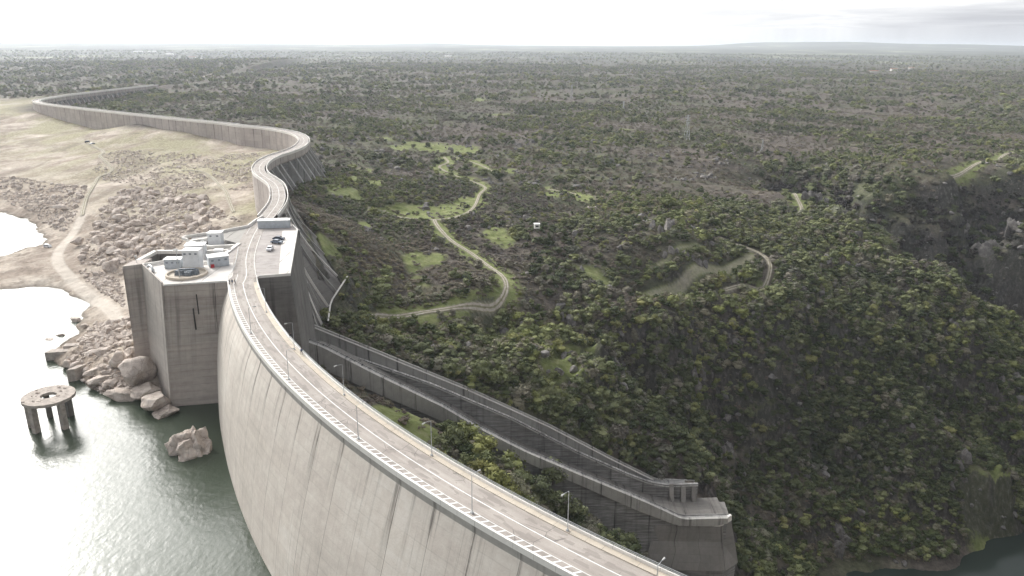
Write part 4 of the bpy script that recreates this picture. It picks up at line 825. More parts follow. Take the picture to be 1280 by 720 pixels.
# cars
def car(loc, rz, paint, label, van=False):
    root = empty('parked_car', loc, rz, label, 'car', 'cars')
    W_ = .86; prof = [(-2.15, .35), (-2.2, .7), (-2.05, .92), (-1.2, .98), (-.55, 1.42), (.9, 1.45), (1.75, 1.0), (2.15, .85), (2.18, .35)] if not van else [(-2.2, .35), (-2.25, .8), (-1.7, 1.1), (-1.1, 1.8), (2.0, 1.85), (2.2, 1.2), (2.2, .35)]
    mb = MB(); sec = []
    for w, ins in ((-W_, .0), (-W_ * .97, 0), (W_ * .97, 0), (W_, 0)):
        sec.append([(x, w * (.82 if z > 1.2 else 1), z) for x, z in prof])
    mb.face(sec[0]); mb.face(sec[-1][::-1]); mb.grid([s + s[:1] for s in sec]); mb.build('body', paint, root)
    mb = MB()
    g = [(-1.12, 1.03), (-.6, 1.36), (.85, 1.38), (1.55, 1.05)] if not van else [(-1.45, 1.15), (-1.05, 1.68), (1.8, 1.7), (1.9, 1.2)]
    for s in (-1, 1): mb.face([(x, s * (W_ * (.84 if z > 1.2 else 1.0) + .012), z) for x, z in g])
    mb.face([(-1.22, -.7, 1.0), (-.62, -.62, 1.39), (-.62, .62, 1.39), (-1.22, .7, 1.0)]) if not van else mb.face([(-1.64, -.7, 1.16), (-1.14, -.62, 1.76), (-1.14, .62, 1.76), (-1.64, .7, 1.16)])
    if not van: mb.face([(1.72, -.68, 1.03), (.98, -.62, 1.43), (.98, .62, 1.43), (1.72, .68, 1.03)])
    mb.build('window', M['glass'], root)
    for x in (-1.35, 1.3):
        for y in (-.78, .78):
            mb = MB(); mb.tube([(x, y - .1, .32), (x, y + .1, .32)], .32, 14); mb.build('wheel', M['black'], root)
    for y in (-.6, .6):
        mb = MB(); mb.box((-2.24, y - .18, .62), (-2.14, y + .18, .78)); mb.build('headlight', M['lampglass'], root)
    return root
car((-87.6, 277.0, ZR), R(172), M['carblue'], 'dark blue car parked on the deck, the farther of the two dark ones')
car((-86.8, 271.8, ZR), R(165), M['cargrey'], 'grey blue car parked on the deck between the dark blue and the white one')
car((-86.4, 262.2, ZR), R(95), M['carwhite'], 'small white car parked nearest on the deck')
car((-255.5, 404.6, H1(-255.5, 404.6)), R(160), M['carwhite'], 'white van standing alone on the dry reservoir shore', True)
car((-401.3, 723.3, H1(-401.3, 723.3)), R(20), M['carblue'], 'dark vehicle at the far end of the pale shore track', True)
car((-391.5, 714, H1(-391.5, 714)), R(60), M['cargrey'], 'grey car behind the dark one on the far shore track')

# people
def person(loc, rz, top, label, stride=.18):
    root = empty('person', loc, rz, label, 'person', 'people on the dam')
    V = [(0, 0, .95), (0, 0, 1.2), (0, 0, 1.42), (0, 0, 1.53), (0, .01, 1.66), (0, .2, 1.40), (.05, .27, 1.12), (.12, .27, .88), (0, -.2, 1.40), (-.05, -.27, 1.12), (.02, -.27, .88), (stride * .4, .1, .88), (stride * .7, .11, .5), (stride, .11, .08), (stride + .16, .11, .04), (-stride * .2, -.1, .88), (-stride * .3, -.11, .5), (-stride, -.11, .08), (-stride + .16, -.11, .04)]
    E_ = [(0, 1), (1, 2), (2, 3), (3, 4), (2, 5), (5, 6), (6, 7), (2, 8), (8, 9), (9, 10), (0, 11), (11, 12), (12, 13), (13, 14), (0, 15), (15, 16), (16, 17), (17, 18)]
    rad = [.15, .14, .15, .06, .11, .07, .05, .035, .07, .05, .035, .10, .07, .05, .04, .10, .07, .05, .04]
    me = bpy.data.meshes.new('tmp'); me.from_pydata(V, E_, []); ob = bpy.data.objects.new('tmp', me); C.objects.link(ob)
    md = ob.modifiers.new('s', 'SKIN')
    if not me.skin_vertices: ob.data.update()
    for i, sv in enumerate(me.skin_vertices[0].data): sv.radius = (rad[i], rad[i]); sv.use_root = i == 0
    ss = ob.modifiers.new('u', 'SUBSURF'); ss.levels = 1
    dg = bpy.context.evaluated_depsgraph_get(); me2 = bpy.data.meshes.new_from_object(ob.evaluated_get(dg)); bpy.data.objects.remove(ob)
    me2.materials.clear(); me2.materials.append(M['cloth_dark']); me2.materials.append(top); me2.materials.append(M['skin'])
    for p in me2.polygons: p.material_index = 2 if p.center.z > 1.5 or (p.center.z < .93 and abs(p.center.y) > .22) else (1 if p.center.z > .95 else 0); p.use_smooth = True
    b_ = bpy.data.objects.new('body', me2); C.objects.link(b_); b_.parent = root
    mb = MB(); n = 8
    rows = [[(.13 * math.sin(a) * math.cos(k * 2 * PI / n) * .95 - .02, .12 * math.sin(a) * math.sin(k * 2 * PI / n), 1.66 + .14 * math.cos(a)) for k in range(n + 1)] for a in np.linspace(.05, 1.5, 5)]
    mb.grid(rows); mb.build('hair', M['hair'], root, smooth=True)
try:
    person((-54.9, 175.9, ZR + .18), R(140), M['cloth_dark'], 'person in dark clothes walking along the walkway, the farther of the pair')
    person((-49.6, 166.3, ZR + .18), R(140), M['cloth_blue'], 'person in dark clothes walking along the walkway, the nearer of the pair')
    person((-86.3, 221.3, ZR), R(60), M['cloth_dark'], 'leftmost of three people standing by the road beside the tower deck')
    person((-85.3, 221.1, ZR), R(150), M['cloth_blue'], 'middle one of three people standing by the road beside the tower deck')
    person((-84.6, 221.4, ZR), R(10), M['cloth_dark'], 'rightmost of three people standing by the road beside the tower deck')
except Exception as e:
    print('people', e)

# ------------------------------------------------------------------ round platform in the water
root = empty('water_platform', (-139.5, 208, WATER), 0, 'round concrete platform with a hole standing on legs in the water', 'platform')
mb = ringmesh(7.2, 2.2, 8.7, 9.6, 56); mb.build('deck', M['ruin'], root)
for a in (250, 200, 330, 70, 130):
    mb = MB(); ax, ay = 5.8 * math.cos(R(a)), 5.8 * math.sin(R(a)); c_, s2 = math.cos(R(a)), math.sin(R(a))
    q = [(ax + dx * c_ - dy * s2, ay + dx * s2 + dy * c_) for dx, dy in ((-.9, -.75), (.9, -.75), (.9, .75), (-.9, .75))]
    mb.prism(q, -8, 8.7); mb.build('leg', M['gravity'] if a in (70, 130) else M['ruin'], root)
mb = MB()
for k in range(14):
    a = random.uniform(0, 2 * PI); r_ = random.uniform(3, 7); x, y = r_ * math.cos(a), r_ * math.sin(a); w = random.uniform(.2, .6)
    mb.box((x - w, y - w * .5, 9.6), (x + w, y + w * .5, 9.6 + random.uniform(.1, .5)), top=.08)
mb.build('debris', M['rock'], root)

# old concrete remains at the shore
def block(name, pts, z0, z1, label, m='ruin', off=None):
    c_ = np.mean(pts, axis=0); root = empty(name, (float(c_[0]), float(c_[1]), z0), 0, label, 'concrete ruin')
    mb = MB(); mb.prism([(x - c_[0], y - c_[1]) for x, y in pts], 0, z1 - z0, off=off); mb.build('block', M[m], root); return root
block('concrete_ruin', [(-170.2, 256.2), (-156.1, 258.7), (-155.6, 261.6), (-169.8, 259.7)], -44.9, -37.9, 'low old concrete wall at the water edge on the rocky spit')
block('concrete_ruin', [(-165.9, 260.6), (-160.7, 261.6), (-161.1, 264.0), (-166.4, 263.5)], -44.1, -37.1, 'stepped old concrete block behind the low wall on the spit')
block('concrete_ruin', [(-151.9, 238.0), (-149.6, 239.0), (-147.8, 243.2), (-150.3, 242.6)], -43.6, -36.6, 'leaning concrete slab at the water below the boulders')

# ------------------------------------------------------------------ boulders
def rock_mesh(seed, sub=3, cuts=9, flat=.75, rough=.16):
    bm = bmesh.new(); bmesh.ops.create_icosphere(bm, subdivisions=sub, radius=1.0); rs = random.Random(seed)
    pl = []
    for k in range(cuts):
        d = Vector((rs.gauss(0, 1), rs.gauss(0, 1), rs.gauss(0, .8))).normalized(); pl.append((d, rs.uniform(.55, .9)))
    o_ = Vector((rs.uniform(0, 50), rs.uniform(0, 50), 0))
    for v in bm.verts:
        p = v.co.copy()
        for d, h in pl:
            e = p.dot(d) - h
            if e > 0: p -= d * e * .96
        p *= 1 + rough * mnoise.fractal(v.co * 1.3 + o_, 1, 2, 4)
        v.co = (p.x, p.y, p.z * flat)
    me = bpy.data.meshes.new('boulder'); bm.to_mesh(me); bm.free(); me.materials.append(M['rock'])
    for p in me.polygons: p.use_smooth = True
    try: me.set_sharp_from_angle(angle=R(34))
    except Exception: pass
    return me
RM = [rock_mesh(k, 4 if k < 6 else 3, 13 + k % 6, .6 + .07 * (k % 5), .10 + .03 * (k % 4)) for k in range(12)]
def boulder(x, y, s, zoff=0., label=None, group=None, k=None, sx=1., sy=1., sz=1., rz=None, z=None, mesh=None):
    o = bpy.data.objects.new('boulder', mesh or RM[random.randrange(12) if k is None else k]); C.objects.link(o)
    zz = (H1(x, y) if z is None else z) + s * .18 + zoff
    o.location = (x, y, zz); o.scale = (s * sx, s * sy, s * sz); o.rotation_euler = (random.uniform(-.2, .2), random.uniform(-.2, .2), random.uniform(0, 6.28) if rz is None else rz)
    tag(o, label, 'boulder', group); return o
BIG = [(-133.4, 238.0, -32.4, 4.4, 'smooth upright pale boulder left of the huge round one below the tower', 0.8, 1, 1.2), (-123.0, 230.0, -33.2, 6.0, 'huge rounded pale boulder at the foot of the intake tower', 1.1, 1, 1.2), (-132.5, 245.8, -32.4, 2.38, 'rounded boulder capping the pale outcrop under the tower wall', 1.2, 1, 0.8), (-112.4, 218.4, -37.9, 5.2, 'jagged pale boulder at the water beneath the tower base', 1, 1, 1), (-118.5, 224.3, -37.1, 4.4, 'broken slab boulder between the round boulder and the water', 1.2, 1, 0.8), (-108.5, 215.2, -40.2, 4.0, 'low pale rock touching the water beside the tower foot', 1.2, 1, 0.7), (-145.4, 252.6, -35.6, 3.6, 'flat pale boulder above the leaning slab', 1.4, 1, 0.6), (-136.3, 235.1, -37.9, 4.0, 'long sloping rock slab left of the huge boulder', 1.6, 1, 0.6), (-142.6, 238.5, -37.1, 2.72, 'tilted rock slab above the leaning concrete slab', 1.4, 1, 0.6), (-126.7, 226.0, -39.4, 4.0, 'brown rock slab dipping into the water', 1.6, 1, 0.6), (-235.6, 399.0, -32.4, 3.4, 'lone round boulder at the left edge of the boulder field', 1.1, 1, 0.9), (-194.7, 354.1, -34.0, 4.08, 'cracked blocky boulder at the lower edge of the boulder field', 1, 1, 1.1), (-234.4, 446.5, -30.1, 4.42, 'broad pale boulder in the left of the boulder field', 1.2, 1, 0.8), (-217.9, 432.0, -30.1, 4.42, 'flat topped pale boulder in the middle of the boulder field', 1.3, 1, 0.8), (-211.8, 437.1, -29.3, 3.4, 'upright boulder right of the flat topped one', 0.8, 1, 1.1), (-190.1, 416.2, -28.6, 4.42, 'big square boulder near the plaza parapet', 1, 1, 1.0), (-184.9, 416.8, -27.8, 3.06, 'narrow boulder leaning on the big square one', 0.8, 1, 1.0), (-192.3, 403.8, -29.3, 3.74, 'sloping boulder below the upright one', 1.4, 1, 0.7), (-162.5, 401.0, -26.2, 3.06, 'pale low boulder just behind the plaza parapet', 1.6, 1, 0.6), (-168.2, 388.1, -26.2, 3.74, 'long flat pale rock beside the hooked parapet', 2.2, 1, 0.5), (-293.9, 485.7, -31.7, 4.08, 'pale rock ledge above the first bay', 1.6, 1, 0.6), (-256.3, 460.0, -33.2, 3.4, 'boulder beside the shore track bend', 1.2, 1, 0.8), (-254.4, 496.7, -27.8, 4.08, 'pale rounded hump of rock above the boulder field', 1.8, 1, 0.5), (-182.0, 297.9, -40.2, 2.04, 'small dark rock at the tip of the second bay', 1.3, 1, 0.6), (-179.5, 281.6, -41, 1.63, 'lone flat rock just off the shore in the bright water', 1.6, 1, 0.5), (-180.5, 277.3, -41, 1.5, 'outermost flat rock in the bright water off the spit', 1.7, 1, 0.4), (-172.7, 288.3, -39.4, 1.7, 'small rock beside the shore near the second bay', 1, 1, 0.8)]
for x, y, z, s, lab, sx, sy, sz in BIG:
    boulder(x, y, s, z=z - .25 * s, label=lab, k=random.randrange(6), sx=sx, sy=sy, sz=sz, rz=random.uniform(-.5, .5))
isl = empty('rock_island', (-92, 192.8, WATER), 0, 'lone pale rock outcrop standing in the water between tower and arch dam', 'rock')
for k, (x, y, z, s, sx, sz) in enumerate([(-2.2, 0, .8, 4.2, 1.1, 1.35), (2.3, 1.2, 1.2, 4.0, 1.0, 1.55), (.5, -1.6, .3, 4.4, 1.2, .95), (4.2, -.2, .1, 3.0, .9, 1.2), (0.8, 1.5, 2.6, 3.0, 1, 1.4)]):
    o = bpy.data.objects.new('rock_lobe', rock_mesh(50 + k, 5, 14, .95, .30)); C.objects.link(o); o.parent = isl; o.location = (x, y, z); o.scale = (s * sx, s, s * sz); o.rotation_euler = (0, .15, k * 1.3)
# outcrop under the tower: many individual boulders
def inpoly(x, y, poly):
    c_ = False; n = len(poly)
    for i in range(n):
        x0, y0 = poly[i]; x1, y1 = poly[(i + 1) % n]
        if (y0 > y) != (y1 > y) and x < (x1 - x0) * (y - y0) / (y1 - y0) + x0: c_ = not c_
    return c_
POLYS = [([(-239.0, 416.2), (-260.6, 476.5), (-269.3, 516.1), (-245.0, 523.7), (-192.7, 474.6), (-149.7, 408.1), (-160.4, 392.0), (-170.0, 384.0), (-174.9, 363.6), (-186.0, 344.7), (-217.4, 367.5)], 640, 0.6, 4.2, 'weathered granite boulder in the boulder field behind the tower'), ([(-217.2, 349.2), (-209.7, 360.4), (-184.2, 340.8), (-144.8, 267.4), (-158.7, 288.9), (-189.2, 321.6)], 120, 0.5, 1.8, 'granite boulder on the slope above the shore road'), ([(-169.6, 290.9), (-149.5, 280.3), (-132.5, 248.2), (-109.6, 222.9), (-107.7, 215.0), (-125.1, 219.7), (-143.3, 234.9), (-157.0, 244.9), (-162.5, 262.8)], 330, 0.6, 2.6, 'pale granite boulder piled between the intake tower and the water'), ([(-405.5, 598.3), (-350.9, 570.8), (-301.3, 534.6), (-254.6, 431.9), (-282.3, 454.5), (-321.0, 498.0), (-363.9, 532.3)], 260, 0.6, 2.6, 'granite boulder on the left shore above the first bay'), ([(-351.3, 669.9), (-208.5, 640.0), (-165.8, 486.2), (-210.0, 505.6), (-269.0, 527.1), (-325.7, 580.7)], 260, 0.4, 1.8, 'low rock on the dry plain below the long wall')]
cand = []
for pi, (poly, n, smin, smax, lab) in enumerate(POLYS):
    px = [p[0] for p in poly]; py = [p[1] for p in poly]; c_ = 0
    while c_ < n:
        x = random.uniform(min(px), max(px)); y = random.uniform(min(py), max(py))
        if inpoly(x, y, poly):
            cand.append((x, y, smin + (smax - smin) * random.random() ** 3, lab)); c_ += 1
P_ = np.array([(c_[0], c_[1]) for c_ in cand]); HH = height(P_); TD = track_dist(P_); SD = sdist(P_)
cand = [(x, y, s, lab, float(h)) for (x, y, s, lab), h, td, sd in zip(cand, HH, TD, SD) if td > 1.5 and h > WATER - .8 and sd > 7]
cand.sort(key=lambda c_: -c_[2] / math.hypot(c_[0], c_[1]))
NB = 300 - len(BIG)
for x, y, s, lab, h in cand[:NB]: boulder(x, y, s, label=lab, group='granite boulders on the dry reservoir shore', z=h)

# ------------------------------------------------------------------ scatter by geometry nodes (uncountable ground cover)
def scatter(name, pts, scl, rot, kind, protos, label):
    me = bpy.data.meshes.new(name); me.vertices.add(len(pts)); me.vertices.foreach_set('co', np.asarray(pts, np.float32).ravel())
    a = me.attributes.new('scl', 'FLOAT_VECTOR', 'POINT'); a.data.foreach_set('vector', np.asarray(scl, np.float32).ravel())
    a = me.attributes.new('rot', 'FLOAT_VECTOR', 'POINT'); a.data.foreach_set('vector', np.asarray(rot, np.float32).ravel())
    a = me.attributes.new('kd', 'INT', 'POINT'); a.data.foreach_set('value', np.asarray(kind, np.int32))
    o = bpy.data.objects.new(name, me); C.objects.link(o)
    g = bpy.data.node_groups.new(name, 'GeometryNodeTree')
    g.interface.new_socket('Geometry', in_out='INPUT', socket_type='NodeSocketGeometry'); g.interface.new_socket('Geometry', in_out='OUTPUT', socket_type='NodeSocketGeometry')
    gi = g.nodes.new('NodeGroupInput'); go = g.nodes.new('NodeGroupOutput'); jn = g.nodes.new('GeometryNodeJoinGeometry')
    def na(n_, t):
        x = g.nodes.new('GeometryNodeInputNamedAttribute'); x.data_type = t; x.inputs[0].default_value = n_; return [q for q in x.outputs if q.enabled][0]
    S, Ro, K = na('scl', 'FLOAT_VECTOR'), na('rot', 'FLOAT_VECTOR'), na('kd', 'INT')
    e2r = g.nodes.new('FunctionNodeEulerToRotation'); g.links.new(Ro, e2r.inputs[0])
    for k, pr in enumerate(protos):
        oi = g.nodes.new('GeometryNodeObjectInfo'); oi.inputs['Object'].default_value = pr; oi.inputs['As Instance'].default_value = True
        cm = g.nodes.new('FunctionNodeCompare'); cm.data_type = 'INT'; cm.operation = 'EQUAL'
        ii = [q for q in cm.inputs if q.enabled]; g.links.new(K, ii[0]); ii[1].default_value = k
        ip = g.nodes.new('GeometryNodeInstanceOnPoints'); g.links.new(gi.outputs[0], ip.inputs['Points']); g.links.new(cm.outputs[0], ip.inputs['Selection'])
        g.links.new(oi.outputs['Geometry'], ip.inputs['Instance']); g.links.new(e2r.outputs[0], ip.inputs['Rotation']); g.links.new(S, ip.inputs['Scale']); g.links.new(ip.outputs[0], jn.inputs[0])
    g.links.new(jn.outputs[0], go.inputs[0])
    md = o.modifiers.new('scatter', 'NODES'); md.node_group = g
    tag(o, label, None, None, 'stuff'); return o
def proto(me): return bpy.data.objects.new('proto', me)
# loose stones
small = cand[NB:]
pts = [(c_[0], c_[1], c_[4] + c_[2] * .12) for c_ in small]; sc3 = []; ro = []
nst = 9000; ex = []
for poly, n, a, b_, lab in POLYS:
    px = [p[0] for p in poly]; py = [p[1] for p in poly]; q = RNG.uniform((min(px), min(py)), (max(px), max(py)), (nst, 2))
    ex += [tuple(p) for p in q if inpoly(p[0], p[1], poly)]
E2 = np.array(ex); he = height(E2); te = track_dist(E2); se = sdist(E2); cl = fbm(E2[:, 0], E2[:, 1], 22, 3, 99)
ok = (te > 1) & (he > WATER - .3) & (se > 7) & (cl > -.12)
E2 = E2[ok]; he = he[ok]; es = .25 + 1.1 * RNG.random(len(E2)) ** 3
P3 = np.vstack([np.array(pts), np.c_[E2, he + .05]]); s3 = np.r_[[c_[2] for c_ in small], es]
scl = s3[:, None] * RNG.uniform(.7, 1.35, (len(P3), 3)); rot = np.c_[RNG.uniform(-.3, .3, (len(P3), 2)), RNG.uniform(0, 6.3, len(P3))]
scatter('loose_stones', P3, scl, rot, RNG.integers(0, 6, len(P3)), [proto(m) for m in RM[6:]], 'loose granite stones strewn over the dry reservoir shore')
print('stones', len(P3))

# ------------------------------------------------------------------ vegetation
def crown_mesh(name, seed, m, n_cl=9, leaves=46, w=1., hgt=1., low=.28, leafs=.16, core=.8, cl_r=.36, sparse=False):
    """unit crown: z from 0 to 1, radius about .5"""
    rs = random.Random(seed); V = []; F = []
    for c_ in range(n_cl):
        a = rs.uniform(0, 6.28); rr = .30 * math.sqrt(rs.random()) * w; zc = low + (1 - low - .18) * rs.random() ** .8 * hgt
        if c_ == 0: rr = 0; zc = .62
        taper = 1 - .55 * max(0, (zc - .55) / .45); cx, cy = rr * taper * math.cos(a) * 1.15, rr * taper * math.sin(a) * 1.15
        cr = cl_r * rs.uniform(.55, 1.0) * taper
        if core:
            bm = bmesh.new(); bmesh.ops.create_icosphere(bm, subdivisions=1, radius=1)
            b0_ = len(V)
            for v in bm.verts:
                k = cr * core * (.8 + .5 * mnoise.noise(v.co * 1.7 + Vector((seed, c_, 0)))); V.append((cx + v.co.x * k, cy + v.co.y * k, zc + v.co.z * k * .78))
            for f in bm.faces: F.append(tuple(b0_ + v.index for v in f.verts))
            bm.free()
        for l in range(leaves):
            d = Vector((rs.gauss(0, 1), rs.gauss(0, 1), rs.gauss(.15, .9))).normalized(); rad = cr * rs.uniform(.72, 1.18)
            p = Vector((cx, cy, zc)) + Vector((d.x * rad, d.y * rad, d.z * rad * .8))
            t1 = Vector((rs.gauss(0, 1), rs.gauss(0, 1), rs.gauss(0, 1))).normalized(); t2 = (d + t1 * .6).cross(t1).normalized()
            s = leafs * rs.uniform(.5, 1.1) * .5; b0_ = len(V)
            V += [tuple(p + t1 * s), tuple(p + t2 * s * .8), tuple(p - t1 * s), tuple(p - t2 * s * .8)]; F.append((b0_, b0_ + 1, b0_ + 2, b0_ + 3))
    me = bpy.data.meshes.new(name); me.from_pydata(V, [], F); me.materials.append(m); me.update(); return me
def trunk_mesh(seed):
    rs = random.Random(seed); mb = MB(); mb.tube([(0, 0, -.1), (.01, 0, .2), (.02, .01, .45), (.0, .02, .7)], .035, 7, r1=.012)
    for k in range(5):
        a = k * 1.26 + rs.random(); z = rs.uniform(.22, .45); mb.tube([(0.01, 0, z), (.12 * math.cos(a), .12 * math.sin(a), z + .13), (.26 * math.cos(a), .26 * math.sin(a), z + .3)], .016, 5, r1=.005)
    return mb.mesh('trunk', M['bark'], True)
KINDS = {'oak': ('leaf_dark', 1.05), 'green': ('leaf_mid', 1.), 'light': ('leaf_light', .9), 'grey': ('leaf_grey', .8), 'dusk': ('leaf_dusk', 1.)}
CR = {k: [crown_mesh('crown', 100 * i + j, M[m], n_cl=11, leaves=60, w=1.1, leafs=.12) for j in range(3)] for i, (k, (m, w)) in enumerate(KINDS.items())}
TRM = [trunk_mesh(k) for k in range(3)]
# low poly versions for the mass of scrub
LOW = []; LK = []
for k, (m, w) in KINDS.items():
    for j in range(3): LOW.append(crown_mesh('scrub_crown', 900 + len(LOW), M[m], n_cl=7, leaves=34, w=1.15, leafs=.13, low=.12, cl_r=.42, core=.92)); LK.append(k)
for j in range(4): LOW.append(crown_mesh('heath_clump', 950 + j, M['leaf_heath'], n_cl=6, leaves=26, w=1.6, leafs=.14, low=.05, cl_r=.40, core=.85)); LK.append('heath')
lowp = [proto(m) for m in LOW]; KI = {k: [i for i, q in enumerate(LK) if q == k] for k in set(LK)}
def place(n, r0, r1, a0=-41, a1=42, seed=0):
    rg = np.random.default_rng(seed); th = np.radians(rg.uniform(a0, a1, n)); r = np.sqrt(rg.uniform(r0 * r0, r1 * r1, n)); return np.c_[r * np.sin(th), r * np.cos(th)]
def veg_points(n, r0, r1, seed, size=1.):
    P = place(n, r0, r1, seed=seed); h, up, td, bd, sd = height(P, full=True)
    x, y = P.T; r = np.hypot(x, y)
    mdm = np.zeros(len(x))
    for mx, my, mr in MEAD: mdm = np.maximum(mdm, 1 - sstep(np.hypot(x - mx, (y - my) * .55), mr * .6, mr * 1.1))
    dens = .60 + .75 * fbm(x, y, 60, 4, 5) + .3 * fbm(x, y, 14, 3, 6) + .35 * sstep(fbm(x, y, 120, 4, 66), 0, .25)
    dens = dens + .25 * sstep(-bd, 45, 90) + sstep(r, 800, 1500) * 1.1 * (fbm(x, y * .45, 260, 4, 301) - .02)
    dens = dens + .5 * ((x > 235) & (y > 590) & (y < 980) & (bd < -58))
    dens = dens + .6 * ((y < 262) & (x < 95)) + .35 * ((sd > -120) & (y < 620))
    clear = sstep(fbm(x, y, 90, 5, 15), .34, .44) * (r < 1600) * (bd > -75) * (x < 190)
    dens *= (1 - .9 * clear) * (1 - .95 * mdm)
    upz = up * (1 - sstep(y + .25 * x, 860, 1150))
    inchute = (x > -82) & (x < 96) & (y > 259.5) & (y < 299)
    toe_blk = (x > -130) & (x < -64) & (y > 215) & (y < 400)
    arch_in = (np.hypot(x - AC[0], y - AC[1]) > RD - 3 - .12 * np.abs(np.minimum(h, 0)))
    south = (y < 320) & arch_in
    ok = (RNG.random(len(x)) < dens) & (td > 1.6 * size) & (upz < .4) & (np.abs(sd) > 9 + 6 * (h > -60) * 0) & ~inchute & ~south & ~(toe_blk & (sd > -np.interp(y, [290, 318, 331, 352, 376, 400], [14, 28, 29, 20, 15, 12]))) & (h > RIVER + 2.5)
    return P[ok], h[ok], bd[ok], r[ok], sd[ok]
def kinds(P, bd, rg):
    x, y = P.T; wood = .34 + 1.5 * fbm(x, y, 120, 4, 66) + .42 * sstep(-bd, 50, 95); t = rg.random(len(x)); t2 = np.clip(rg.random(len(x)) + .55 * fbm(x, y, 38, 3, 401), 0, .999); z = .5 + .8 * fbm(x, y, 70, 3, 67)
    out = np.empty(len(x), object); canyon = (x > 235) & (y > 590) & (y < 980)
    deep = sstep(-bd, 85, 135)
    t2 = np.where(rg.random(len(x)) < deep * .6, .95, t2)  # more dark oak low down: the slope's shade put into leaf colour
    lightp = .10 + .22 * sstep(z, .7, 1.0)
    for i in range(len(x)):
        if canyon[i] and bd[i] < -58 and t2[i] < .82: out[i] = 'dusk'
        elif t[i] > wood[i] * .95 + .06: out[i] = 'heath'
        else: out[i] = 'light' if t2[i] < lightp[i] * .55 else ('green' if t2[i] < .39 else ('grey' if t2[i] < .72 else 'oak'))
    return out
SIZE = dict(oak=(3.2, 7.5), green=(2.8, 9.), light=(3.0, 9.), grey=(3., 8.), heath=(.9, 2.2), dusk=(2.4, 6.))
allp = []; tree_c = []
rg = np.random.default_rng(5)
for (n, r0, r1, mul, sd_) in ((66000, 170, 620, 1., 1), (60000, 620, 1400, 1.25, 2), (75000, 1400, 3800, 2.1, 3), (30000, 3800, 8000, 2.7, 4)):
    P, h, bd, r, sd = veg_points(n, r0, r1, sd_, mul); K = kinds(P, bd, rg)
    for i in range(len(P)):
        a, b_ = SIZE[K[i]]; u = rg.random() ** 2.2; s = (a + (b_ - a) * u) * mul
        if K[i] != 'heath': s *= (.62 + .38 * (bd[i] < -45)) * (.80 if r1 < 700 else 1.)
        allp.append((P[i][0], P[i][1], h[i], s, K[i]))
print('veg', len(allp))
# the nearest, largest trees become things of their own
near = [i for i, p in enumerate(allp) if p[4] != 'heath' and math.hypot(p[0], p[1]) < 620 and abs(math.degrees(math.atan2(p[0], p[1]))) < 33 and p[2] > -175]
near.sort(key=lambda i: -allp[i][3] / math.hypot(allp[i][0], allp[i][1] ))
TREES = [(-81.8, 310.2, -47, 5.5, 'light', 'small yellow tree beside the service stairs'), (-60.5, 328.7, -55, 7, 'light', 'bright green round tree beside the grass track near the upper spillway'), (-30.9, 306.0, -75, 5, 'green', 'green bush hugging the outer side of the upper spillway wall'), (-14.5, 306.0, -72, 9, 'green', 'large green tree above the middle of the spillway'), (-5.0, 306.0, -76, 10, 'green', 'largest green tree above the middle of the spillway, right of its twin'), (-17.1, 245.9, -70, 8.5, 'light', 'yellow green tree over the walkway rail, uppermost of the row'), (-10.0, 248.3, -78, 10, 'light', 'tall yellow green tree over the walkway rail, second of the row'), (-2.0, 251.5, -86, 10.5, 'light', 'tall yellow green tree over the walkway rail, third of the row'), (6.7, 255.6, -97, 10.5, 'green', 'green tree over the walkway rail, fourth of the row'), (16.6, 262.6, -110, 10, 'green', 'green tree over the walkway rail, lowest of the row'), (-22.9, 245.7, -66, 5.5, 'oak', 'dark bush between the stone hut and the yellow green row'), (32.7, 306.0, -125, 9, 'oak', 'dark green tree against the lower spillway wall'), (48.2, 306.0, -140, 9, 'grey', 'grey tree against the foot of the spillway wall'), (113.6, 546.5, -44, 9, 'green', 'broad dome shaped green tree beside the pale clearing on the plateau'), (-107.8, 555.0, -34, 5, 'oak', 'round dark bush at the left edge of the plateau meadow'), (-90.4, 808.0, -35, 6, 'oak', 'dark round bush standing in the far meadow, right of its small neighbour'), (-103.8, 800.9, -35, 4.5, 'oak', 'small dark round bush in the far meadow'), (-11.3, 636.2, -39, 7, 'oak', 'lone dark oak right of the pale track branch'), (-31.4, 498.9, -42, 5.5, 'green', 'bush in the fork of the two tracks'), (-91.1, 489.5, -36, 6.5, 'light', 'yellow green tree left of the lower meadow'), (148.7, 461.3, -66, 6.5, 'light', 'bright green bush between the two grassy terraces'), (124.6, 417.4, -100, 7, 'light', 'pale yellow green tree alone on the wooded slope')]
used = set(near[:300 - len(TREES)])
CM = [('near the chute walls', (0, 250)), ('beside the grass track', (0, 400))]
def zone_of(x, y, h):
    if y < 262: return 'on the bank between the arch dam and the spillway'
    if h < -135: return 'low on the steep canyon side above the river'
    if x > 60 and h < -85: return 'on the wooded slope right of the spillway nose'
    if x > 60: return 'around the grassy terraces above the canyon'
    if y < 345 and x < -30: return 'just uphill of the upper spillway wall'
    if y < 345: return 'on the rocky slope above the spillway'
    if y < 420 and x < 0: return 'inside the loop of the dirt track'
    if x < -60: return 'below the buttressed dam wall'
    if y < 420: return 'right of the dirt track bend'
    return 'on the scrubby plateau beyond the track loop'
LBL = {'dusk': 'dark purple brown bush', 'oak': 'dark evergreen oak', 'green': 'mid green bushy tree', 'light': 'yellow green broad tree', 'grey': 'grey brown half bare tree'}
def tree(x, y, z, s, kd, label, group, ws=1.):
    root = empty('tree', (x, y, z - .1), random.uniform(0, 6.28), label, 'tree', group); root.scale = (s * ws, s * ws, s)
    c_ = bpy.data.objects.new('crown', random.choice(CR[kd])); C.objects.link(c_); c_.parent = root
    t = bpy.data.objects.new('trunk', random.choice(TRM)); C.objects.link(t); t.parent = root
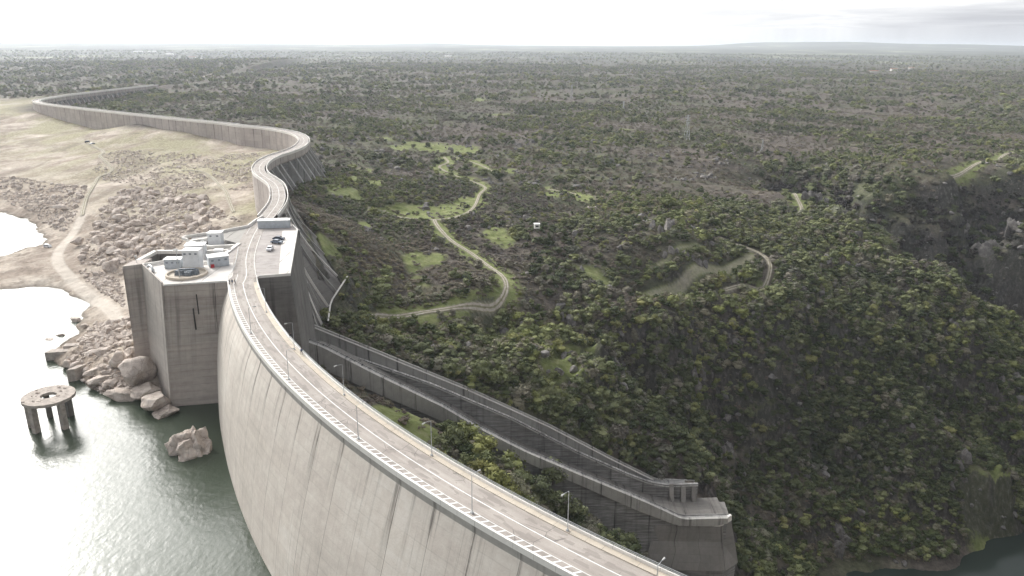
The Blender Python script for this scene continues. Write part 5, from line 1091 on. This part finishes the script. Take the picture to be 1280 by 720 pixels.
for i in sorted(used):
    x, y, h, s, kd = allp[i]; tree(float(x), float(y), float(h), s * 1.12, kd, '%s %s' % (LBL[kd], zone_of(x, y, h)), 'trees and tall bushes of the valley side', random.uniform(1.0, 1.5))
for x, y, z, s, kd, lab in TREES: tree(x, y, H1(x, y), s, kd, lab, None, 1.25)
rest = [p for i, p in enumerate(allp) if i not in used]
X = np.array([(p[0], p[1], p[2]) for p in rest]); S = np.array([p[3] for p in rest]); KK = [p[4] for p in rest]
wd = np.array([1.12 if k != 'heath' else 1.7 for k in KK]) * rg.uniform(.75, 1.25, len(KK))
kd = np.array([rg.choice(KI[k]) for k in KK]); X[:, 2] -= .12 * S
isH = np.array([k == 'heath' for k in KK])
for nm, m_, lb in (('scrub_woodland', ~isH, 'dense evergreen scrub and low trees covering the plateau and canyon sides'), ('heath_scrub', isH, 'low brown and purple heath covering the plateau')):
    scatter(nm, X[m_], np.c_[S * wd, S * wd, S][m_], np.c_[np.zeros((m_.sum(), 2)), rg.uniform(0, 6.28, m_.sum())], kd[m_], lowp, lb)
# rock outcrops in the scrub
Pq = place(9000, 240, 900, seed=33); h, up, td, bd, sd = height(Pq, full=True); f = fbm(Pq[:, 0], Pq[:, 1], 38, 3, 44)
ch = (Pq[:, 0] > -84) & (Pq[:, 0] < 98) & (Pq[:, 1] > 258) & (Pq[:, 1] < 300)
ok = (sd < -22) & (td > 2) & (f > np.where(bd < -66, -.08, .14)) & (h > RIVER + 1) & ~ch & ~((Pq[:, 1] < 320) & (np.hypot(Pq[:, 0] - AC[0], Pq[:, 1] - AC[1]) > RD - 30))
ok &= (Pq[:, 1] > 300) | (Pq[:, 0] > 98)
Pq = Pq[ok]; h = h[ok]; sz = (.8 + 2.6 * rg.random(len(Pq)) ** 2.5); RDM = []
for m in RM[:6]:
    m2 = m.copy(); m2.materials.clear(); m2.materials.append(M['rockdark']); RDM.append(m2)
RK = 1
scatter('rock_outcrops', np.c_[Pq, h + .3], sz[:, None] * rg.uniform(.6, 1.4, (len(Pq), 3)), np.c_[rg.uniform(-.4, .4, (len(Pq), 2)), rg.uniform(0, 6.28, len(Pq))], rg.integers(0, 6, len(Pq)), [proto(m) for m in RDM], 'grey rock outcrops showing through the scrub')

CL_M = []
for k in range(5):
    m_ = rock_mesh(200 + k, 5, 26, 1.0, .16); m_.materials.clear(); m_.materials.append(M['rockdark'])
    for v in m_.vertices:
        c_ = v.co; q = mnoise.cell(Vector((c_.x * 3.1 + k, c_.y * 3.1, c_.z * 1.4))); v.co = c_ * (1 + .10 * (q - .5) + .07 * mnoise.fractal(c_ * 4, 1, 2, 3))
    CL_M.append(m_)
for x, y, w_, h_, lab in [(31.2, 383.3, 11.2, 12.9, 'pale rock face above the middle of the spillway'), (99.0, 485.1, 15.8, 19.0, 'dark rock face with pale vertical streaks above the upper terrace'), (109.4, 462.6, 27.9, 9.1, 'long low rock band below the upper grassy terrace'), (247.1, 612.5, 22.3, 20.8, 'dark jagged crag at the head of the side ravine'), (261.4, 585.6, 25.2, 17.0, 'dark rock rib running down into the side ravine'), (403.5, 608.4, 40.2, 29.4, 'tall dark cliff at the right edge across the ravine'), (-53.2, 356.1, 4.8, 5.4, 'small pale rock beside the grass track'), (22.7, 320.6, 12.7, 8.9, 'rocky ledge under the small green shelf behind the spillway'), (259.6, 385.0, 10.2, 17.0, 'grey crag low on the canyon side'), (179.5, 350.7, 11.3, 18.1, 'tall narrow crag at the bottom of the canyon side'), (319.7, 441.5, 6.2, 12.5, 'pale rock pinnacle at the right edge of the canyon side'), (120.9, 378.9, 7.3, 18.9, 'grey rock rib standing behind the flip bucket'), (280.8, 451.3, 15.6, 8.9, 'broken rocks halfway up the canyon side'), (53.8, 358.8, 4.1, 16.1, 'steep grey slab on the slope above the spillway'), (107.5, 398.5, 6.5, 16.8, 'pale slab on the slope above the spillway nose')]:
    root = empty('rock_cliff', (x, y, H1(x, y)), 0, lab, 'rock cliff')
    n_ = max(3, int(w_ / 3.2))
    for k in range(n_):
        o = bpy.data.objects.new('rock_face', random.choice(CL_M)); C.objects.link(o); o.parent = root
        u = (k + random.uniform(.2, .8)) / n_ - .5; yy = random.uniform(-.25, .25) * h_; r_ = random.uniform(.6, 1.)
        o.location = (u * w_, yy, H1(x + u * w_, y + yy) - H1(x, y) + .05 * h_); o.scale = (w_ / n_ * .75 * r_, h_ * .30 * r_, h_ * .42 * r_); o.rotation_euler = (random.uniform(-.5, 0), random.uniform(-.25, .25), random.uniform(0, 3))

# ------------------------------------------------------------------ small things in the landscape
zh = H1(15.9, 482.2)
root = empty('lookout_cabin', (15.9, 482.2, zh), R(5), 'small white cabin on legs standing in the scrub right of the track loop', 'cabin')
for x in (-1.3, 1.3):
    for y in (-1.2, 1.2):
        mb = MB(); mb.beam((x, y, -1), (x, y, 3.2), .22, .22); mb.build('leg', M['bark'], root)
mb = MB(); mb.box((-1.7, -1.6, 3.2), (1.7, 1.6, 6.0)); mb.build('wall', M['whitewash'], root); mb = MB(); mb.box((-2, -1.9, 6.0), (2, 1.9, 6.3)); mb.build('roof', M['roof'], root)
mb = MB(); mb.box((-1.0, -1.64, 4.3), (1.0, -1.6, 5.3)); mb.build('window', M['glass'], root)
zh = H1(57.4, 540)
root = empty('stone_ruin', (57.4, 540.1, zh), R(8), 'small roofless pale stone ruin on the scrub plateau', 'ruin')
mb = MB()
for a in ((-3, -2, 3, -1.5), (-3, -1.5, -2.5, 2), (2.5, -1.5, 3, 2)): mb.box((a[0], a[1], -1), (a[2], a[3], random.uniform(2.4, 3.4)))
mb.build('wall', M['ruin'], root)
zh = H1(-13, 241.5)
root = empty('stone_hut', (-13.1, 241.6, zh), R(30), 'small grey domed stone hut on the green bank just over the walkway', 'hut')
mb = MB(); mb.box((-1.8, -1.6, -1), (1.8, 1.6, 2.2)); mb.build('wall', M['gravity'], root)
mb = MB(); rows = [[(1.9 * math.cos(a), y, 2.15 + .9 * math.sin(a)) for a in np.linspace(0, PI, 9)] for y in (-1.8, 1.8)]; mb.grid(rows); mb.face(rows[0]); mb.face(rows[1][::-1]); mb.build('roof', M['walk'], root)
mb = MB(); mb.box((-.5, -1.64, 0), (.5, -1.6, 1.8)); mb.build('door', M['black'], root)
# lattice pylons far out
def pylon(x, y, hgt, label):
    root = empty('power_pylon', (x, y, H1(x, y)), R(random.uniform(0, 90)), label, 'pylon', 'power pylons'); mb = MB(); w = hgt * .09
    lv = [0, .3, .55, .75, .9, 1.]
    for sx, sy in ((-1, -1), (1, -1), (1, 1), (-1, 1)): mb.beam((sx * w, sy * w, -2), (sx * w * .15, sy * w * .15, hgt), .35, .35)
    for a, b_ in zip(lv, lv[1:]):
        wa, wb = w * (1 - .85 * a), w * (1 - .85 * b_)
        for s1, s2 in (((-1, -1), (1, -1)), ((1, -1), (1, 1)), ((1, 1), (-1, 1)), ((-1, 1), (-1, -1))):
            mb.beam((s1[0] * wa, s1[1] * wa, a * hgt), (s2[0] * wb, s2[1] * wb, b_ * hgt), .22, .22)
    mb.build('lattice', M['steel'], root)
    for z in (.78, .88, .97):
        mb = MB(); mb.beam((-hgt * .13, 0, z * hgt), (hgt * .13, 0, z * hgt), .4, .4); mb.build('crossarm', M['steel'], root)
pylon(199, 882, 29, 'lattice pylon standing alone on the middle of the plateau')
pylon(262, 806, 16, 'shorter pylon right of the tallest lattice pylon')
pylon(176, 1243, 14, 'faint distant pylon left of the tall ones')
pylon(110, 1474, 27, 'thin pylon left of the middle of the far plain')
# far farm buildings and village
def farm(x, y, w, d, hh, rz, label, grp='pale buildings near the horizon'):
    root = empty('farm_building', (x, y, H1(x, y)), rz, label, 'building', grp)
    mb = MB(); mb.box((-w / 2, -d / 2, -3), (w / 2, d / 2, hh)); mb.build('wall', M['whitewash'], root)
    mb = MB(); e = .6
    a = [(-w / 2 - e, -d / 2 - e, hh), (w / 2 + e, -d / 2 - e, hh), (w / 2 + e, 0, hh * 1.45), (-w / 2 - e, 0, hh * 1.45), (-w / 2 - e, d / 2 + e, hh), (w / 2 + e, d / 2 + e, hh)]
    mb.face([a[0], a[1], a[2], a[3]]); mb.face([a[3], a[2], a[5], a[4]]); mb.face([a[0], a[3], a[4]]); mb.face([a[1], a[5], a[2]]); mb.build('roof', M['roof' if w > 40 else 'tile'], root)
farm(-2972, 6298, 70, 14, 7, 0.10, 'long white shed left of the group of pale buildings near the horizon')
farm(-2888, 6351, 60, 14, 7, 0.10, 'second white shed in the group near the left horizon')
farm(-2399, 5542, 50, 14, 7, 0.10, 'white farm building right of the two long sheds')
farm(-1880, 4643, 40, 14, 7, 0.10, 'pale farm building alone above the end of the dam wall')
farm(-462, 5609, 50, 14, 7, 0.10, 'pale farm building near the middle of the horizon')
farm(1360, 2982, 34, 14, 7, 0.10, 'wide white farm building on the right of the far plain')
farm(1559, 3241, 26, 14, 7, 0.10, 'small pale building right of the wide white farm')
farm(1709, 3397, 22, 14, 7, 0.10, 'rightmost pale building on the far plain')

# ------------------------------------------------------------------ sky, sun, haze, camera
SAZ, SEL = R(-43), R(30)        # sun azimuth from +Y (negative = left), elevation
sd_ = Vector((math.sin(SAZ) * math.cos(SEL), math.cos(SAZ) * math.cos(SEL), math.sin(SEL)))
L = bpy.data.lights.new('sun', 'SUN'); L.energy = 1.5; L.angle = R(13); L.color = (1., .965, .91)
lo = bpy.data.objects.new('sun', L); C.objects.link(lo); lo.rotation_euler = sd_.to_track_quat('Z', 'Y').to_euler(); lo.location = (-200, 100, 300)
w = bpy.data.worlds.new('World'); sc.world = w; w.use_nodes = True; nt = w.node_tree; h = N(nt); bg = nt.nodes['Background']
sky = h.n('TexSky', sky_type='NISHITA'); sky.sun_disc = False; sky.sun_elevation = SEL; sky.sun_rotation = SAZ; sky.dust_density = 3
tc = h.n('TexCoord').outputs['Generated']; nv = h.n('VectorMath', operation='NORMALIZE'); h.l(tc, nv.inputs[0]); D_ = nv.outputs[0]
dot = h.n('VectorMath', operation='DOT_PRODUCT'); h.l(D_, dot.inputs[0]); dot.inputs[1].default_value = sd_
g = h.math('MAXIMUM', dot.outputs['Value'], 0.)
side = h.ss(dot.outputs['Value'], .28, .78)
glow = h.math('MULTIPLY', h.math('POWER', g, 24.), GLOW := 150.)
sx = h.n('SeparateXYZ'); h.l(D_, sx.inputs[0])
zz = h.math('MAXIMUM', sx.outputs[2], 0.02)
cv = h.n('CombineXYZ'); h.l(h.math('DIVIDE', sx.outputs[0], h.math('ADD', zz, .06)), cv.inputs[0]); h.l(h.math('DIVIDE', sx.outputs[1], h.math('ADD', zz, .06)), cv.inputs[1])
cn = h.noise(cv.outputs[0], .38, 6, .6, .3)
cloud = h.ramp(cn, [(.34, (5.0, 5.1, 5.5)), (.5, (6.9, 7.0, 7.3)), (.62, (9.0, 9.0, 9.1))])
cloud = h.mix(h.math('MULTIPLY', h.ss(sx.outputs[2], .07, .42), .62), cloud, (3.0, 3.05, 3.2))
cloud = h.mix(side, cloud, (12.5, 12.5, 12.4))
gc = h.n('CombineXYZ'); h.l(glow, gc.inputs[0]); h.l(h.math('MULTIPLY', glow, .985), gc.inputs[1]); h.l(h.math('MULTIPLY', glow, .95), gc.inputs[2])
cl2 = h.mix(1., cloud, gc.outputs[0], 'ADD')
fin = h.mix(.88, sky.outputs[0], cl2); h.l(fin, bg.inputs['Color']); bg.inputs['Strength'].default_value = .1
# haze
HZ = 26500
mb = MB(); mb.box((-HZ, -2500, -260), (HZ, HZ, 185)); me = mb.mesh('haze', [])
m = bpy.data.materials.new('haze'); m.use_nodes = True; nt = m.node_tree; nt.nodes.remove(nt.nodes['Principled BSDF'])
v = nt.nodes.new('ShaderNodeVolumePrincipled'); v.inputs['Density'].default_value = DENS = 6.2e-5; v.inputs['Color'].default_value = (.80, .86, .95, 1); v.inputs['Anisotropy'].default_value = .35
nt.links.new(v.outputs[0], nt.nodes['Material Output'].inputs['Volume']); me.materials.append(m)
o = bpy.data.objects.new('haze', me); C.objects.link(o); tag(o, kind='stuff'); o['label'] = 'pale blue haze softening the far plain'
cam = bpy.data.cameras.new('camera'); cam.sensor_width = 36; cam.lens = 950 / 1280 * 36; cam.clip_start = 1; cam.clip_end = 60000
co = bpy.data.objects.new('camera', cam); C.objects.link(co)
pitch = math.atan(304 / 950)
co.matrix_world = Matrix.Translation((0, 0, 70)) @ Matrix.Rotation(R(90) - pitch, 4, 'X') @ Matrix.Rotation(.00625, 4, 'Z')
sc.camera = co
vs_ = sc.view_settings; vs_.view_transform = 'Standard'; vs_.look = 'None'; vs_.exposure = 0.36; vs_.gamma = 1; vs_.use_curve_mapping = False
cy = sc.cycles; cy.max_bounces = 5; cy.diffuse_bounces = 3; cy.glossy_bounces = 2; cy.transmission_bounces = 2; cy.volume_bounces = 1; cy.transparent_max_bounces = 4; cy.use_denoising = True; cy.caustics_reflective = False; cy.caustics_refractive = False
